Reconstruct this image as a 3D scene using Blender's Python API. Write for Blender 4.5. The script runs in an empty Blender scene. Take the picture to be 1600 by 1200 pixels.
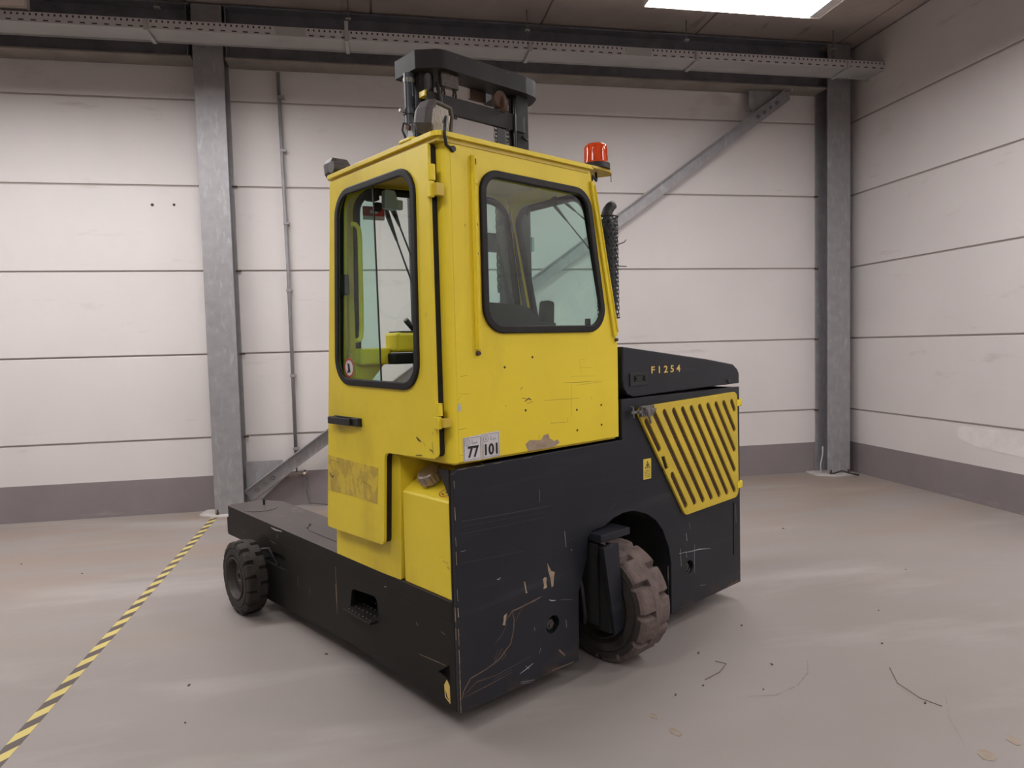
import bpy, bmesh, math, random
from mathutils import Vector, Matrix
random.seed(7)
C = bpy.context.scene.collection
PI = math.pi

# ------------------------------------------------------------------ camera
cam = bpy.data.cameras.new('camera'); camo = bpy.data.objects.new('camera', cam); C.objects.link(camo)
FPX, YAW, PIT, ROL = 1075.2, 0.186806, -0.0542209, -0.0252409
cam.sensor_width = 36.0; cam.lens = 36.0*FPX/1600.0; cam.clip_start = 0.05; cam.clip_end = 100
fw = Vector((math.sin(YAW)*math.cos(PIT), math.cos(YAW)*math.cos(PIT), math.sin(PIT)))
rt = Vector((math.cos(YAW), -math.sin(YAW), 0)); up = rt.cross(fw)
r2 = rt*math.cos(ROL)+up*math.sin(ROL); u2 = -rt*math.sin(ROL)+up*math.cos(ROL)
m = Matrix((r2, u2, -fw)).transposed().to_4x4(); m.translation = (0, 0, 1.65)
camo.matrix_world = m
bpy.context.scene.camera = camo

# ------------------------------------------------------------------ world, exposure
w = bpy.data.worlds.new('world'); bpy.context.scene.world = w; w.use_nodes = True
w.node_tree.nodes['Background'].inputs[0].default_value = (0.02, 0.02, 0.02, 1)
w.node_tree.nodes['Background'].inputs[1].default_value = 0.3
vs = bpy.context.scene.view_settings
vs.view_transform = 'Standard'; vs.look = 'None'; vs.gamma = 1.0; vs.use_curve_mapping = False
vs.exposure = 1.45
LAMP_E = 18.0                       # strength of the fluorescent ceiling fittings
LAMP_COL = (1.0, 0.978, 0.975, 1)

# ------------------------------------------------------------------ materials
def mat(name, col, rough=0.5, metal=0.0, col2=None, scale=4.0, lo=0.4, hi=0.7, detail=6, bump=0.0, bscale=40, spec=0.5, layers=(), coat=0.0):
    """principled; col mixes to col2 by noise; layers = (colour, scale xyz, lo, hi, z mask or None)"""
    mt = bpy.data.materials.new(name); mt.use_nodes = True
    nt = mt.node_tree; N = nt.nodes; L = nt.links; b = N['Principled BSDF']
    b.inputs['Roughness'].default_value = rough; b.inputs['Metallic'].default_value = metal
    b.inputs['Specular IOR Level'].default_value = spec
    b.inputs['Base Color'].default_value = (*col, 1)
    if coat: b.inputs['Coat Weight'].default_value = coat; b.inputs['Coat Roughness'].default_value = 0.25
    tc = N.new('ShaderNodeTexCoord')
    def noise(sc, det=6):
        mp = N.new('ShaderNodeMapping'); L.new(tc.outputs['Object'], mp.inputs[0])
        if not isinstance(sc, tuple): sc = (sc, sc, sc)
        mp.inputs['Scale'].default_value = sc
        n = N.new('ShaderNodeTexNoise'); n.inputs['Scale'].default_value = 1.0; n.inputs['Detail'].default_value = det
        n.inputs['Roughness'].default_value = 0.6
        L.new(mp.outputs[0], n.inputs['Vector']); return n
    def ramp(sock, a, c):
        r = N.new('ShaderNodeMapRange'); r.inputs[1].default_value = a; r.inputs[2].default_value = c; L.new(sock, r.inputs[0]); return r.outputs[0]
    cur = None
    def mixin(fac, c):
        nonlocal cur
        mx = N.new('ShaderNodeMix'); mx.data_type = 'RGBA'
        L.new(fac, mx.inputs[0])
        if cur is None: mx.inputs[6].default_value = (*col, 1)
        else: L.new(cur, mx.inputs[6])
        mx.inputs[7].default_value = (*c, 1); cur = mx.outputs[2]
    if col2: mixin(ramp(noise(scale, detail).outputs[0], lo, hi), col2)
    for (c, sc, a, d, box) in layers:
        f = ramp(noise(sc).outputs[0], a, d)
        if box:                                     # smooth mask along one axis: (axis, from, to)
            sp = N.new('ShaderNodeSeparateXYZ'); L.new(tc.outputs['Object'], sp.inputs[0])
            mk = ramp(sp.outputs[box[0]], box[1], box[2])
            mu = N.new('ShaderNodeMath'); mu.operation = 'MULTIPLY'; L.new(f, mu.inputs[0]); L.new(mk, mu.inputs[1]); f = mu.outputs[0]
        mixin(f, c)
    if cur is not None: L.new(cur, b.inputs['Base Color'])
    if bump:
        n = noise(bscale); bp = N.new('ShaderNodeBump'); bp.inputs['Strength'].default_value = bump; bp.inputs['Distance'].default_value = 0.01
        L.new(n.outputs[0], bp.inputs['Height']); L.new(bp.outputs[0], b.inputs['Normal'])
    return mt

def glass(name, tint, gloss=0.06):
    mt = bpy.data.materials.new(name); mt.use_nodes = True; nt = mt.node_tree; N = nt.nodes; L = nt.links
    N.remove(N['Principled BSDF']); o = N['Material Output']
    t = N.new('ShaderNodeBsdfTransparent'); t.inputs[0].default_value = (*tint, 1)
    g = N.new('ShaderNodeBsdfGlossy'); g.inputs[0].default_value = (1, 1, 1, 1); g.inputs['Roughness'].default_value = 0.03
    lw = N.new('ShaderNodeLayerWeight'); lw.inputs[0].default_value = 0.5
    pw = N.new('ShaderNodeMath'); pw.operation = 'POWER'; L.new(lw.outputs['Facing'], pw.inputs[0]); pw.inputs[1].default_value = 5.0
    ma = N.new('ShaderNodeMath'); ma.operation = 'MULTIPLY_ADD'; L.new(pw.outputs[0], ma.inputs[0]); ma.inputs[1].default_value = 0.8; ma.inputs[2].default_value = gloss
    mx = N.new('ShaderNodeMixShader'); L.new(ma.outputs[0], mx.inputs[0]); L.new(t.outputs[0], mx.inputs[1]); L.new(g.outputs[0], mx.inputs[2])
    L.new(mx.outputs[0], o.inputs[0]); return mt

def emit(name, col, s):
    mt = bpy.data.materials.new(name); mt.use_nodes = True; b = mt.node_tree.nodes['Principled BSDF']
    b.inputs['Base Color'].default_value = (*col[:3], 1); b.inputs['Emission Color'].default_value = (*col[:3], 1); b.inputs['Emission Strength'].default_value = s
    return mt

M = {}
M['wall'] = mat('white_wall_paint', (0.645, 0.605, 0.592), 0.75, col2=(0.60, 0.56, 0.548), scale=0.9, lo=0.35, hi=0.75, bump=0.08, bscale=30,
                layers=[((0.42, 0.35, 0.30), (1.2, 1.2, 3.0), 0.60, 0.85, (2, 3.6, 4.6)), ((0.50, 0.44, 0.41), (1.5, 1.5, 7.0), 0.64, 0.80, None)])
M['wallgrey'] = mat('grey_base_paint', (0.225, 0.190, 0.195), 0.7, col2=(0.195, 0.165, 0.170), scale=1.5, bump=0.08, bscale=30,
                layers=[((0.36, 0.31, 0.27), (3, 3, 14), 0.58, 0.75, (2, 0.10, 0.0))])
M['wallfar'] = mat('far_wall_paint', (0.36, 0.34, 0.33), 0.8)
M['joint'] = mat('joint_backing', (0.40, 0.35, 0.325), 0.9)  # brown-grey backing seen in the joints between panels and slabs
M['floor'] = mat('concrete_floor', (0.290, 0.258, 0.248), 0.45, col2=(0.255, 0.223, 0.206), scale=(0.5, 0.9, 1), lo=0.32, hi=0.68, detail=9, bump=0.05, bscale=25,
                layers=[((0.385, 0.35, 0.335), (0.35, 1.3, 1), 0.52, 0.74, None),
                        ((0.27, 0.195, 0.135), (0.5, 2.2, 1), 0.42, 0.70, (1, 3.6, 7.6)),
                        ((0.27, 0.235, 0.21), (5.0, 1.2, 1), 0.66, 0.80, None),
                        ((0.26, 0.22, 0.195), (11, 14, 1), 0.70, 0.78, None),
                        ((0.42, 0.39, 0.375), (9, 5, 1), 0.70, 0.82, None)])
M['ceil'] = mat('ceiling_concrete', (0.46, 0.39, 0.355), 0.85, col2=(0.36, 0.30, 0.27), scale=1.2, bump=0.15, bscale=20,
                layers=[((0.15, 0.11, 0.09), (3, 0.8, 1), 0.60, 0.75, None)])
M['galv'] = mat('galvanised_steel', (0.315, 0.300, 0.312), 0.5, 0.25, col2=(0.25, 0.24, 0.25), scale=9, lo=0.3, hi=0.7, bump=0.03, bscale=60,
                layers=[((0.38, 0.39, 0.41), (25, 25, 6), 0.55, 0.75, None)])
M['galvd'] = mat('dark_galvanised_steel', (0.19, 0.185, 0.21), 0.55, 0.2, col2=(0.13, 0.13, 0.15), scale=5)
M['tray'] = mat('zinc_tray', (0.46, 0.45, 0.44), 0.45, 0.2, col2=(0.38, 0.38, 0.365), scale=2.5, lo=0.3, hi=0.7)
M['grime'] = mat('dusty_flange', (0.27, 0.235, 0.205), 0.75, 0.1, col2=(0.19, 0.165, 0.145), scale=3)
M['rust'] = mat('rusty_metal', (0.095, 0.048, 0.032), 0.8, 0.1, col2=(0.05, 0.035, 0.03), scale=12)
M['white'] = mat('white_enamel', (0.75, 0.66, 0.62), 0.4, col2=(0.68, 0.59, 0.55), scale=3)
M['tube'] = emit('fluorescent_light', LAMP_COL, LAMP_E)
M['yellow'] = mat('yellow_machine_paint', (0.80, 0.62, 0.040), 0.38, col2=(0.74, 0.56, 0.034), scale=2.2, lo=0.35, hi=0.7, bump=0.02, bscale=12, coat=0.04, spec=0.3,
                layers=[((0.60, 0.44, 0.035), (2.5, 2.5, 1.2), 0.52, 0.80, None), ((0.16, 0.09, 0.025), (28, 28, 20), 0.735, 0.76, None)])
M['yellowd'] = mat('dirty_yellow_paint', (0.60, 0.43, 0.035), 0.45, col2=(0.48, 0.34, 0.04), scale=5, lo=0.4, hi=0.8,
                layers=[((0.14, 0.08, 0.03), (26, 26, 26), 0.70, 0.75, None)])
M['grilley'] = mat('faded_yellow_paint', (0.62, 0.455, 0.045), 0.45, col2=(0.50, 0.355, 0.045), scale=4, lo=0.35, hi=0.75, spec=0.3,
                layers=[((0.10, 0.06, 0.03), (9, 9, 40), 0.70, 0.76, None)])
M['zinc'] = mat('dull_zinc', (0.22, 0.21, 0.205), 0.4, 0.5, col2=(0.12, 0.115, 0.11), scale=60)
M['tapeold'] = mat('old_parcel_tape', (0.47, 0.33, 0.045), 0.3, col2=(0.64, 0.48, 0.04), scale=(1, 13, 9), lo=0.44, hi=0.54, detail=3)
M['dark'] = mat('anthracite_paint', (0.0175, 0.0190, 0.0255), 0.40, col2=(0.0125, 0.0135, 0.0180), spec=0.32, scale=3, lo=0.3, hi=0.7, bump=0.02, bscale=10,
                layers=[((0.033, 0.034, 0.040), (1.0, 3.0, 16.0), 0.56, 0.80, None), ((0.16, 0.13, 0.11), (38, 38, 9), 0.735, 0.77, None),
                        ((0.055, 0.033, 0.025), (6, 6, 6), 0.50, 0.7, (2, 0.26, 0.08))])
M['deck'] = mat('worn_deck_paint', (0.072, 0.059, 0.056), 0.42, col2=(0.055, 0.045, 0.043), scale=3, lo=0.3, hi=0.7,
                layers=[((0.13, 0.105, 0.095), (9, 4, 9), 0.6, 0.75, None)])
M['side'] = mat('dull_side_paint', (0.0150, 0.0130, 0.0112), 0.5, col2=(0.0115, 0.0100, 0.0088), scale=3, spec=0.2,
                layers=[((0.12, 0.10, 0.085), (30, 30, 9), 0.735, 0.77, None)])
M['black'] = mat('black_rubber', (0.012, 0.011, 0.011), 0.55)
M['seal'] = mat('window_rubber', (0.011, 0.0095, 0.010), 0.6, col2=(0.018, 0.015, 0.015), scale=20, spec=0.3)
M['void'] = mat('dark_interior', (0.004, 0.004, 0.004), 0.9)  # near-black colour stands in for shade inside recesses and openings
M['tyre'] = mat('dusty_tyre_rubber', (0.150, 0.108, 0.098), 0.85, col2=(0.085, 0.062, 0.056), scale=14, lo=0.35, hi=0.65, bump=0.5, bscale=50)
M['tyrew'] = mat('tyre_sidewall', (0.030, 0.024, 0.021), 0.8, col2=(0.020, 0.016, 0.014), scale=14, bump=0.3, bscale=50)
M['tyred'] = mat('dark_tyre_rubber', (0.027, 0.021, 0.018), 0.8, col2=(0.017, 0.013, 0.011), scale=14, bump=0.3, bscale=50)
M['rim'] = mat('brown_wheel_rim', (0.045, 0.034, 0.029), 0.6, col2=(0.03, 0.022, 0.019), scale=15)
M['mast'] = mat('mast_steel', (0.036, 0.033, 0.036), 0.6, 0.0, spec=0.15, col2=(0.026, 0.023, 0.024), scale=6,
                layers=[((0.12, 0.075, 0.05), (12, 12, 12), 0.62, 0.74, None)])
M['mastb'] = mat('mast_tube_paint', (0.036, 0.042, 0.055), 0.35, 0.1)
M['chain'] = mat('greased_chain', (0.035, 0.025, 0.02), 0.5, 0.4, col2=(0.09, 0.07, 0.06), scale=60)
M['chrome'] = mat('scuffed_chrome', (0.33, 0.29, 0.26), 0.35, 0.6, col2=(0.3, 0.22, 0.17), scale=25)
M['grey'] = mat('grey_plastic', (0.062, 0.051, 0.050), 0.55, col2=(0.048, 0.040, 0.039), scale=9)
M['lens'] = mat('ribbed_lamp_lens', (0.52, 0.49, 0.48), 0.6)
M['seat'] = mat('charcoal_seat_fabric', (0.014, 0.015, 0.016), 0.8)
M['paper'] = mat('sticker_white', (0.60, 0.57, 0.58), 0.45)
M['ink'] = mat('sticker_ink', (0.01, 0.01, 0.012), 0.5)
M['inkg'] = mat('sticker_grey_ink', (0.22, 0.21, 0.23), 0.5)
M['red'] = mat('sticker_red', (0.42, 0.04, 0.04), 0.4)
M['gold'] = mat('gold_letters', (0.72, 0.50, 0.13), 0.4)
M['warn'] = mat('warning_yellow', (0.66, 0.50, 0.07), 0.4)
M['mesh'] = mat('brown_radiator_mesh', (0.040, 0.018, 0.011), 0.7, 0.1, col2=(0.115, 0.058, 0.035), scale=170, lo=0.5, hi=0.62, detail=1)
M['tan'] = mat('bared_primer', (0.36, 0.27, 0.19), 0.7, col2=(0.25, 0.17, 0.12), scale=30)
M['scr'] = mat('scraped_rust', (0.17, 0.11, 0.08), 0.7, col2=(0.10, 0.065, 0.05), scale=40)
M['wht'] = mat('white_scuff', (0.42, 0.43, 0.46), 0.6)
M['cable'] = mat('grey_cable', (0.09, 0.085, 0.085), 0.5)
M['blue'] = mat('pale_blue_plastic', (0.36, 0.46, 0.50), 0.5)
M['debris'] = mat('dry_leaf_debris', (0.10, 0.075, 0.06), 0.8)
M['stain'] = mat('dried_mud_stain', (0.27, 0.215, 0.17), 0.9, col2=(0.33, 0.28, 0.24), scale=30)
M['patch'] = mat('pale_filler', (0.72, 0.68, 0.665), 0.8, col2=(0.63, 0.59, 0.575), scale=6)
M['plaster'] = mat('white_filler', (0.50, 0.465, 0.445), 0.8, col2=(0.42, 0.385, 0.36), scale=12)
M['g_rear'] = glass('tinted_window_glass', (0.62, 0.85, 0.78))
M['g_front'] = glass('windscreen_glass', (0.84, 0.925, 0.885))
def beaconmat():
    mt = mat('orange_beacon_lens', (0.90, 0.10, 0.02), 0.12)
    b = mt.node_tree.nodes['Principled BSDF']; b.inputs['Transmission Weight'].default_value = 0.35; b.inputs['IOR'].default_value = 1.4
    return mt
M['beacon'] = beaconmat()
def tapemat():
    mt = mat('hazard_tape_print', (0.68, 0.57, 0.20), 0.45); nt = mt.node_tree; N = nt.nodes; L = nt.links; b = N['Principled BSDF']
    tc = N.new('ShaderNodeTexCoord'); sp = N.new('ShaderNodeSeparateXYZ'); L.new(tc.outputs['Object'], sp.inputs[0])
    mu = N.new('ShaderNodeMath'); mu.operation = 'MULTIPLY_ADD'; L.new(sp.outputs[0], mu.inputs[0]); mu.inputs[1].default_value = -1.4; L.new(sp.outputs[1], mu.inputs[2])
    dv = N.new('ShaderNodeMath'); dv.operation = 'DIVIDE'; L.new(mu.outputs[0], dv.inputs[0]); dv.inputs[1].default_value = TAPE_P
    fr = N.new('ShaderNodeMath'); fr.operation = 'FRACT'; L.new(dv.outputs[0], fr.inputs[0])
    gt = N.new('ShaderNodeMath'); gt.operation = 'GREATER_THAN'; L.new(fr.outputs[0], gt.inputs[0]); gt.inputs[1].default_value = 0.5
    mx = N.new('ShaderNodeMix'); mx.data_type = 'RGBA'; L.new(gt.outputs[0], mx.inputs[0]); mx.inputs[6].default_value = (0.60, 0.49, 0.15, 1); mx.inputs[7].default_value = (0.085, 0.065, 0.06, 1)
    L.new(mx.outputs[2], b.inputs['Base Color']); return mt
TAPE_P = 0.190
M['tape'] = tapemat()
def traymat():
    """two rows of small punched holes along the tray lip"""
    mt = mat('perforated_tray_lip', (0.5, 0.48, 0.49), 0.45, 0.1); nt = mt.node_tree; N = nt.nodes; L = nt.links; b = N['Principled BSDF']
    tc = N.new('ShaderNodeTexCoord'); sp = N.new('ShaderNodeSeparateXYZ'); L.new(tc.outputs['Object'], sp.inputs[0])
    def mth(op, a, c=None, d=None):
        n = N.new('ShaderNodeMath'); n.operation = op
        for i, v in enumerate((a, c, d)):
            if v is None: continue
            if isinstance(v, (int, float)): n.inputs[i].default_value = v
            else: L.new(v, n.inputs[i])
        return n.outputs[0]
    def row(per, wx, zc, hz):
        f = mth('FRACT', mth('DIVIDE', sp.outputs[0], per))
        a = mth('LESS_THAN', mth('ABSOLUTE', mth('SUBTRACT', f, 0.5)), wx)
        c = mth('LESS_THAN', mth('ABSOLUTE', mth('SUBTRACT', sp.outputs[2], zc)), hz)
        return mth('MULTIPLY', a, c)
    s = mth('MAXIMUM', row(0.05, 0.16, 4.725, 0.010), row(0.10, 0.22, 4.675, 0.006))
    mx = N.new('ShaderNodeMix'); mx.data_type = 'RGBA'; L.new(s, mx.inputs[0]); mx.inputs[6].default_value = (0.52, 0.50, 0.51, 1); mx.inputs[7].default_value = (0.03, 0.03, 0.03, 1)
    L.new(mx.outputs[2], b.inputs['Base Color']); return mt
M['traylip'] = traymat()

# ------------------------------------------------------------------ mesh helpers
def link(name, bm, m, parent=None, bevel=0.0, smooth=False, seg=2, kind=None, recalc=True):
    if recalc: bmesh.ops.recalc_face_normals(bm, faces=bm.faces[:])
    me = bpy.data.meshes.new(name); bm.to_mesh(me); bm.free()
    o = bpy.data.objects.new(name, me); C.objects.link(o)
    if isinstance(m, (list, tuple)):
        for q in m: me.materials.append(M[q])
    else: me.materials.append(M[m])
    if parent: o.parent = parent
    if smooth:
        for p in me.polygons: p.use_smooth = True
    if bevel:
        b = o.modifiers.new('bevel', 'BEVEL'); b.width = bevel; b.segments = seg; b.limit_method = 'ANGLE'; b.angle_limit = math.radians(40)
        b.harden_normals = False
    if kind: o['kind'] = kind
    return o
def box(bm, x0, x1, y0, y1, z0, z1, mi=0, mx=None):
    vs = [bm.verts.new(((x0, x1)[i & 1], (y0, y1)[(i >> 1) & 1], (z0, z1)[(i >> 2) & 1])) for i in range(8)]
    if mx is not None:
        for v in vs: v.co = mx @ v.co
    for f in ((0, 1, 3, 2), (4, 6, 7, 5), (0, 4, 5, 1), (2, 3, 7, 6), (0, 2, 6, 4), (1, 5, 7, 3)):
        q = bm.faces.new([vs[i] for i in f]); q.material_index = mi
    return vs
def Box(name, x0, x1, y0, y1, z0, z1, m, parent=None, bevel=0.0, **k):
    bm = bmesh.new(); box(bm, x0, x1, y0, y1, z0, z1); return link(name, bm, m, parent, bevel, **k)
def frame_of(d):
    d = d.normalized(); a = Vector((0, 0, 1)) if abs(d.z) < 0.9 else Vector((1, 0, 0))
    s = d.cross(a).normalized(); return s, s.cross(d).normalized()
def tube(bm, pts, r, n=10, closed=False, mi=0, flat=None):
    pts = [Vector(p) for p in pts]; rings = []; K = len(pts)
    rs = r if isinstance(r, (list, tuple)) else [r]*K
    ps = None
    for i, p in enumerate(pts):
        if closed: d = (pts[(i+1) % K]-pts[i-1])
        else: d = pts[min(i+1, K-1)]-pts[max(i-1, 0)]
        s, t = frame_of(d)
        if flat is not None:                       # keep the section aligned to a given plane normal
            t = Vector(flat); s = d.normalized().cross(t).normalized()
        elif ps is not None:
            s = (ps-d.normalized()*ps.dot(d.normalized())).normalized(); t = s.cross(d.normalized())
        ps = s
        rings.append([bm.verts.new(p+(s*math.cos(a)+t*math.sin(a))*rs[i]) for a in [2*PI*k/n for k in range(n)]])
    R = range(K) if closed else range(K-1)
    for i in R:
        a, b = rings[i], rings[(i+1) % K]
        for k in range(n):
            f = bm.faces.new((a[k], a[(k+1) % n], b[(k+1) % n], b[k])); f.material_index = mi; f.smooth = True
    if not closed:
        for rg in (rings[0], rings[-1]):
            f = bm.faces.new(rg); f.material_index = mi
def Tube(name, pts, r, m, parent=None, n=10, closed=False, **k):
    bm = bmesh.new(); tube(bm, pts, r, n, closed); return link(name, bm, m, parent, **k)
def lathe(bm, prof, org, axis, n=32, mi=0, cap=True):
    """prof = (offset along axis, radius)"""
    org = Vector(org); ax = Vector(axis).normalized(); s, t = frame_of(ax); rings = []
    for (o, r) in prof:
        rings.append([bm.verts.new(org+ax*o+(s*math.cos(2*PI*k/n)+t*math.sin(2*PI*k/n))*max(r, 1e-4)) for k in range(n)])
    for a, b in zip(rings, rings[1:]):
        for k in range(n):
            f = bm.faces.new((a[k], a[(k+1) % n], b[(k+1) % n], b[k])); f.material_index = mi
    if cap:
        for rg in (rings[0], rings[-1]):
            f = bm.faces.new(rg); f.material_index = mi
def Lathe(name, prof, org, axis, m, parent=None, n=32, **k):
    bm = bmesh.new(); lathe(bm, prof, org, axis, n); return link(name, bm, m, parent, **k)
def rounded(pts, r, n=6):
    out = []; K = len(pts)
    rr = r if isinstance(r, (list, tuple)) else [r]*K
    for i in range(K):
        p = Vector(pts[i]); a = Vector(pts[i-1]); b = Vector(pts[(i+1) % K]); q = rr[i]
        if q <= 0: out.append(tuple(p)); continue
        da = (a-p).normalized(); db = (b-p).normalized()
        ang = math.acos(max(-1, min(1, da.dot(db)))); d = q/math.tan(ang/2)
        d = min(d, (a-p).length*0.49, (b-p).length*0.49); q = d*math.tan(ang/2)
        c = p+(da+db).normalized()*(q/math.sin(ang/2))
        p0 = p+da*d; p1 = p+db*d
        a0 = math.atan2(p0.y-c.y, p0.x-c.x); a1 = math.atan2(p1.y-c.y, p1.x-c.x)
        dl = (a1-a0+PI) % (2*PI)-PI
        for k in range(n+1):
            t = a0+dl*k/n; out.append((c.x+q*math.cos(t), c.y+q*math.sin(t)))
    return out
def plate(bm, outer, holes, fn, d0, d1, mi=0):
    """flat plate with holes; fn(a, b, d) -> xyz; d0 and d1 its two faces"""
    loops0 = []; ed = []
    for lp in [outer]+list(holes):
        vs = [bm.verts.new((p[0], p[1], 0)) for p in lp]; loops0.append(vs)
        for i in range(len(vs)): ed.append(bm.edges.new((vs[i], vs[(i+1) % len(vs)])))
    g = bmesh.ops.triangle_fill(bm, edges=ed, use_beauty=True, use_dissolve=False)
    faces = [f for f in g['geom'] if isinstance(f, bmesh.types.BMFace)]
    mp = {}
    for lp in loops0:
        for v in lp: mp[v] = bm.verts.new(fn(v.co.x, v.co.y, d1))
    for f in faces:
        f.material_index = mi; q = bm.faces.new([mp[v] for v in reversed(f.verts)]); q.material_index = mi
    for lp in loops0:
        K = len(lp)
        for i in range(K):
            a, b = lp[i], lp[(i+1) % K]; q = bm.faces.new((a, b, mp[b], mp[a])); q.material_index = mi
    for lp in loops0:
        for v in lp: v.co = Vector(fn(v.co.x, v.co.y, d0))
def Plate(name, outer, holes, fn, d0, d1, m, parent=None, bevel=0.0, **k):
    bm = bmesh.new(); plate(bm, outer, holes, fn, d0, d1); return link(name, bm, m, parent, bevel, **k)
fx = lambda x: (lambda a, b, d: (x+d, a, b))       # plate in a plane x = const: a along y, b up
fy = lambda y: (lambda a, b, d: (a, y+d, b))       # plate in a plane y = const
fz = lambda z: (lambda a, b, d: (a, b, z+d))
def bar(bm, p0, p1, wx, wz, upv=(0, 0, 1), mi=0):
    """rectangular bar between two points"""
    p0, p1 = Vector(p0), Vector(p1); d = (p1-p0).normalized(); s = d.cross(Vector(upv)).normalized(); t = s.cross(d)
    q = [[bm.verts.new(p+s*a*wx/2+t*b*wz/2) for a, b in ((-1, -1), (1, -1), (1, 1), (-1, 1))] for p in (p0, p1)]
    for k in range(4):
        f = bm.faces.new((q[0][k], q[0][(k+1) % 4], q[1][(k+1) % 4], q[1][k])); f.material_index = mi
    for e in q: f = bm.faces.new(e); f.material_index = mi
def Bar(name, p0, p1, wx, wz, m, parent=None, bevel=0.0, upv=(0, 0, 1), **k):
    bm = bmesh.new(); bar(bm, p0, p1, wx, wz, upv); return link(name, bm, m, parent, bevel, **k)
def thing(name, label, cat, loc=(0, 0, 0), rz=0.0, group=None):
    o = bpy.data.objects.new(name, None); C.objects.link(o); o.location = loc; o.rotation_euler = (0, 0, rz); o.empty_display_size = 0.2
    o['label'] = label; o['category'] = cat
    if group: o['group'] = group
    return o
def tag(o, label, cat, group=None):
    o['label'] = label; o['category'] = cat
    if group: o['group'] = group
    return o
def text(name, s, fn, a, b, h, m, parent, wid=None, depth=0.0012, weight=0.0, shear=0.0):
    """lettering as a thin mesh; (a,b) lower left, h cap height, wid total width"""
    cu = bpy.data.curves.new('t', 'FONT'); cu.body = s; cu.size = 1.0; cu.offset = weight; cu.resolution_u = 3
    ob = bpy.data.objects.new('t', cu); C.objects.link(ob)
    dg = bpy.context.evaluated_depsgraph_get(); me = ob.evaluated_get(dg).to_mesh()
    vs = [v.co.copy() for v in me.vertices]; fs = [tuple(p.vertices) for p in me.polygons]
    ob.evaluated_get(dg).to_mesh_clear(); bpy.data.objects.remove(ob); bpy.data.curves.remove(cu)
    x0 = min(v.x for v in vs); x1 = max(v.x for v in vs); y0 = min(v.y for v in vs); y1 = max(v.y for v in vs)
    sy = h/(y1-y0); sx = (wid/(x1-x0)) if wid else sy
    bm = bmesh.new(); q = [bm.verts.new(fn(a+(v.x-x0)*sx, b+(v.y-y0)*sy, -depth)) for v in vs]
    for f in fs:
        try: bm.faces.new([q[i] for i in f])
        except ValueError: pass
    return link(name, bm, m, parent)

# ================================================================== ROOM
XR, YB, ZC, XL, YF = 5.69, 7.66, 5.12, -9.0, -7.0
def struct(o): o['kind'] = 'structure'; return o
struct(Box('floor', XL-.2, XR+.2, YF-.2, YB+.2, -0.2, 0.0, 'floor'))
ceil = struct(Box('ceiling', XL-.2, XR+.2, YF-.2, YB+.2, ZC+0.02, ZC+0.2, 'joint'))
xs = [XL-.02]+[5.42-1.8*k for k in range(8, -1, -1) if 5.42-1.8*k > XL+.3]+[XR+.02]
for a, b in zip(xs, xs[1:]):
    Box('ceiling_slab', a+.010, b-.010, YF, YB, ZC-0.004*random.random(), ZC+0.025, 'ceil', ceil, 0.006)
JZ = [0.0, 0.775, 1.648, 2.512, 3.380, 4.252, 5.12]
wb = struct(Box('wall_back', XL, XR, YB+.014, YB+.2, 0, ZC, 'joint'))
def panels(parent, along, a0, a1, cuts):
    ss = [a0]+cuts+[a1]
    for i in range(len(JZ)-1):
        for a, b in zip(ss, ss[1:]):
            zz0 = JZ[i]+(0.009 if i else 0); zz1 = JZ[i+1]-0.009
            for (p, q, mm) in ([(zz0, 0.372, 'wallgrey'), (0.372, zz1, 'wall')] if i == 0 else [(zz0, zz1, 'wall')]):
                e = 0.006 if not (i == 0) else 0.0
                if along == 'x': o = Box('wall_panel', a+.008, b-.008, YB, YB+.0135, p, q, mm, parent, e)
                else: o = Box('wall_panel', XR, XR+.0135, a+.008, b-.008, p, q, mm, parent, e)
                if i == 0 and p == 0.372: o.name = 'wall_panel'
panels(wb, 'x', XL, XR, [-8.35, -1.58])
wr = struct(Box('wall_right', XR+.014, XR+.2, YF, YB+.05, 0, ZC, 'joint'))
panels(wr, 'y', YF, YB, [1.0])
struct(Box('wall_left', XL-.2, XL, YF, YB, 0, ZC, 'wallfar'))
struct(Box('wall_front', XL, XR, YF-.2, YF, 0, ZC, 'wallfar'))
# anchor holes left in the wall
t = thing('anchor_hole', 'left one of two small dark drilled holes in the white wall', 'hole', (-2.237, YB, 3.186), group=None)
Lathe('plug', [(-0.002, 0.016), (0.0, 0.016)], (0, 0, 0), (0, 1, 0), 'black', t, 12)
t = thing('anchor_hole', 'right one of two small dark drilled holes, nearer the column', 'hole', (-2.03, YB, 3.189))
Lathe('plug', [(-0.002, 0.014), (0.0, 0.014)], (0, 0, 0), (0, 1, 0), 'black', t, 12)
# pale filler patch on the right wall
pp = rounded([(5.05, .52), (5.75, .56), (5.95, .62), (5.95, .74), (5.05, .755), (4.7, .70)], 0.05)
o = Plate('filler_patch', pp, [], fx(XR), -0.002, 0.0, 'patch'); tag(o, 'pale repaired filler patch low on the right-hand wall', 'wall patch')

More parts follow.
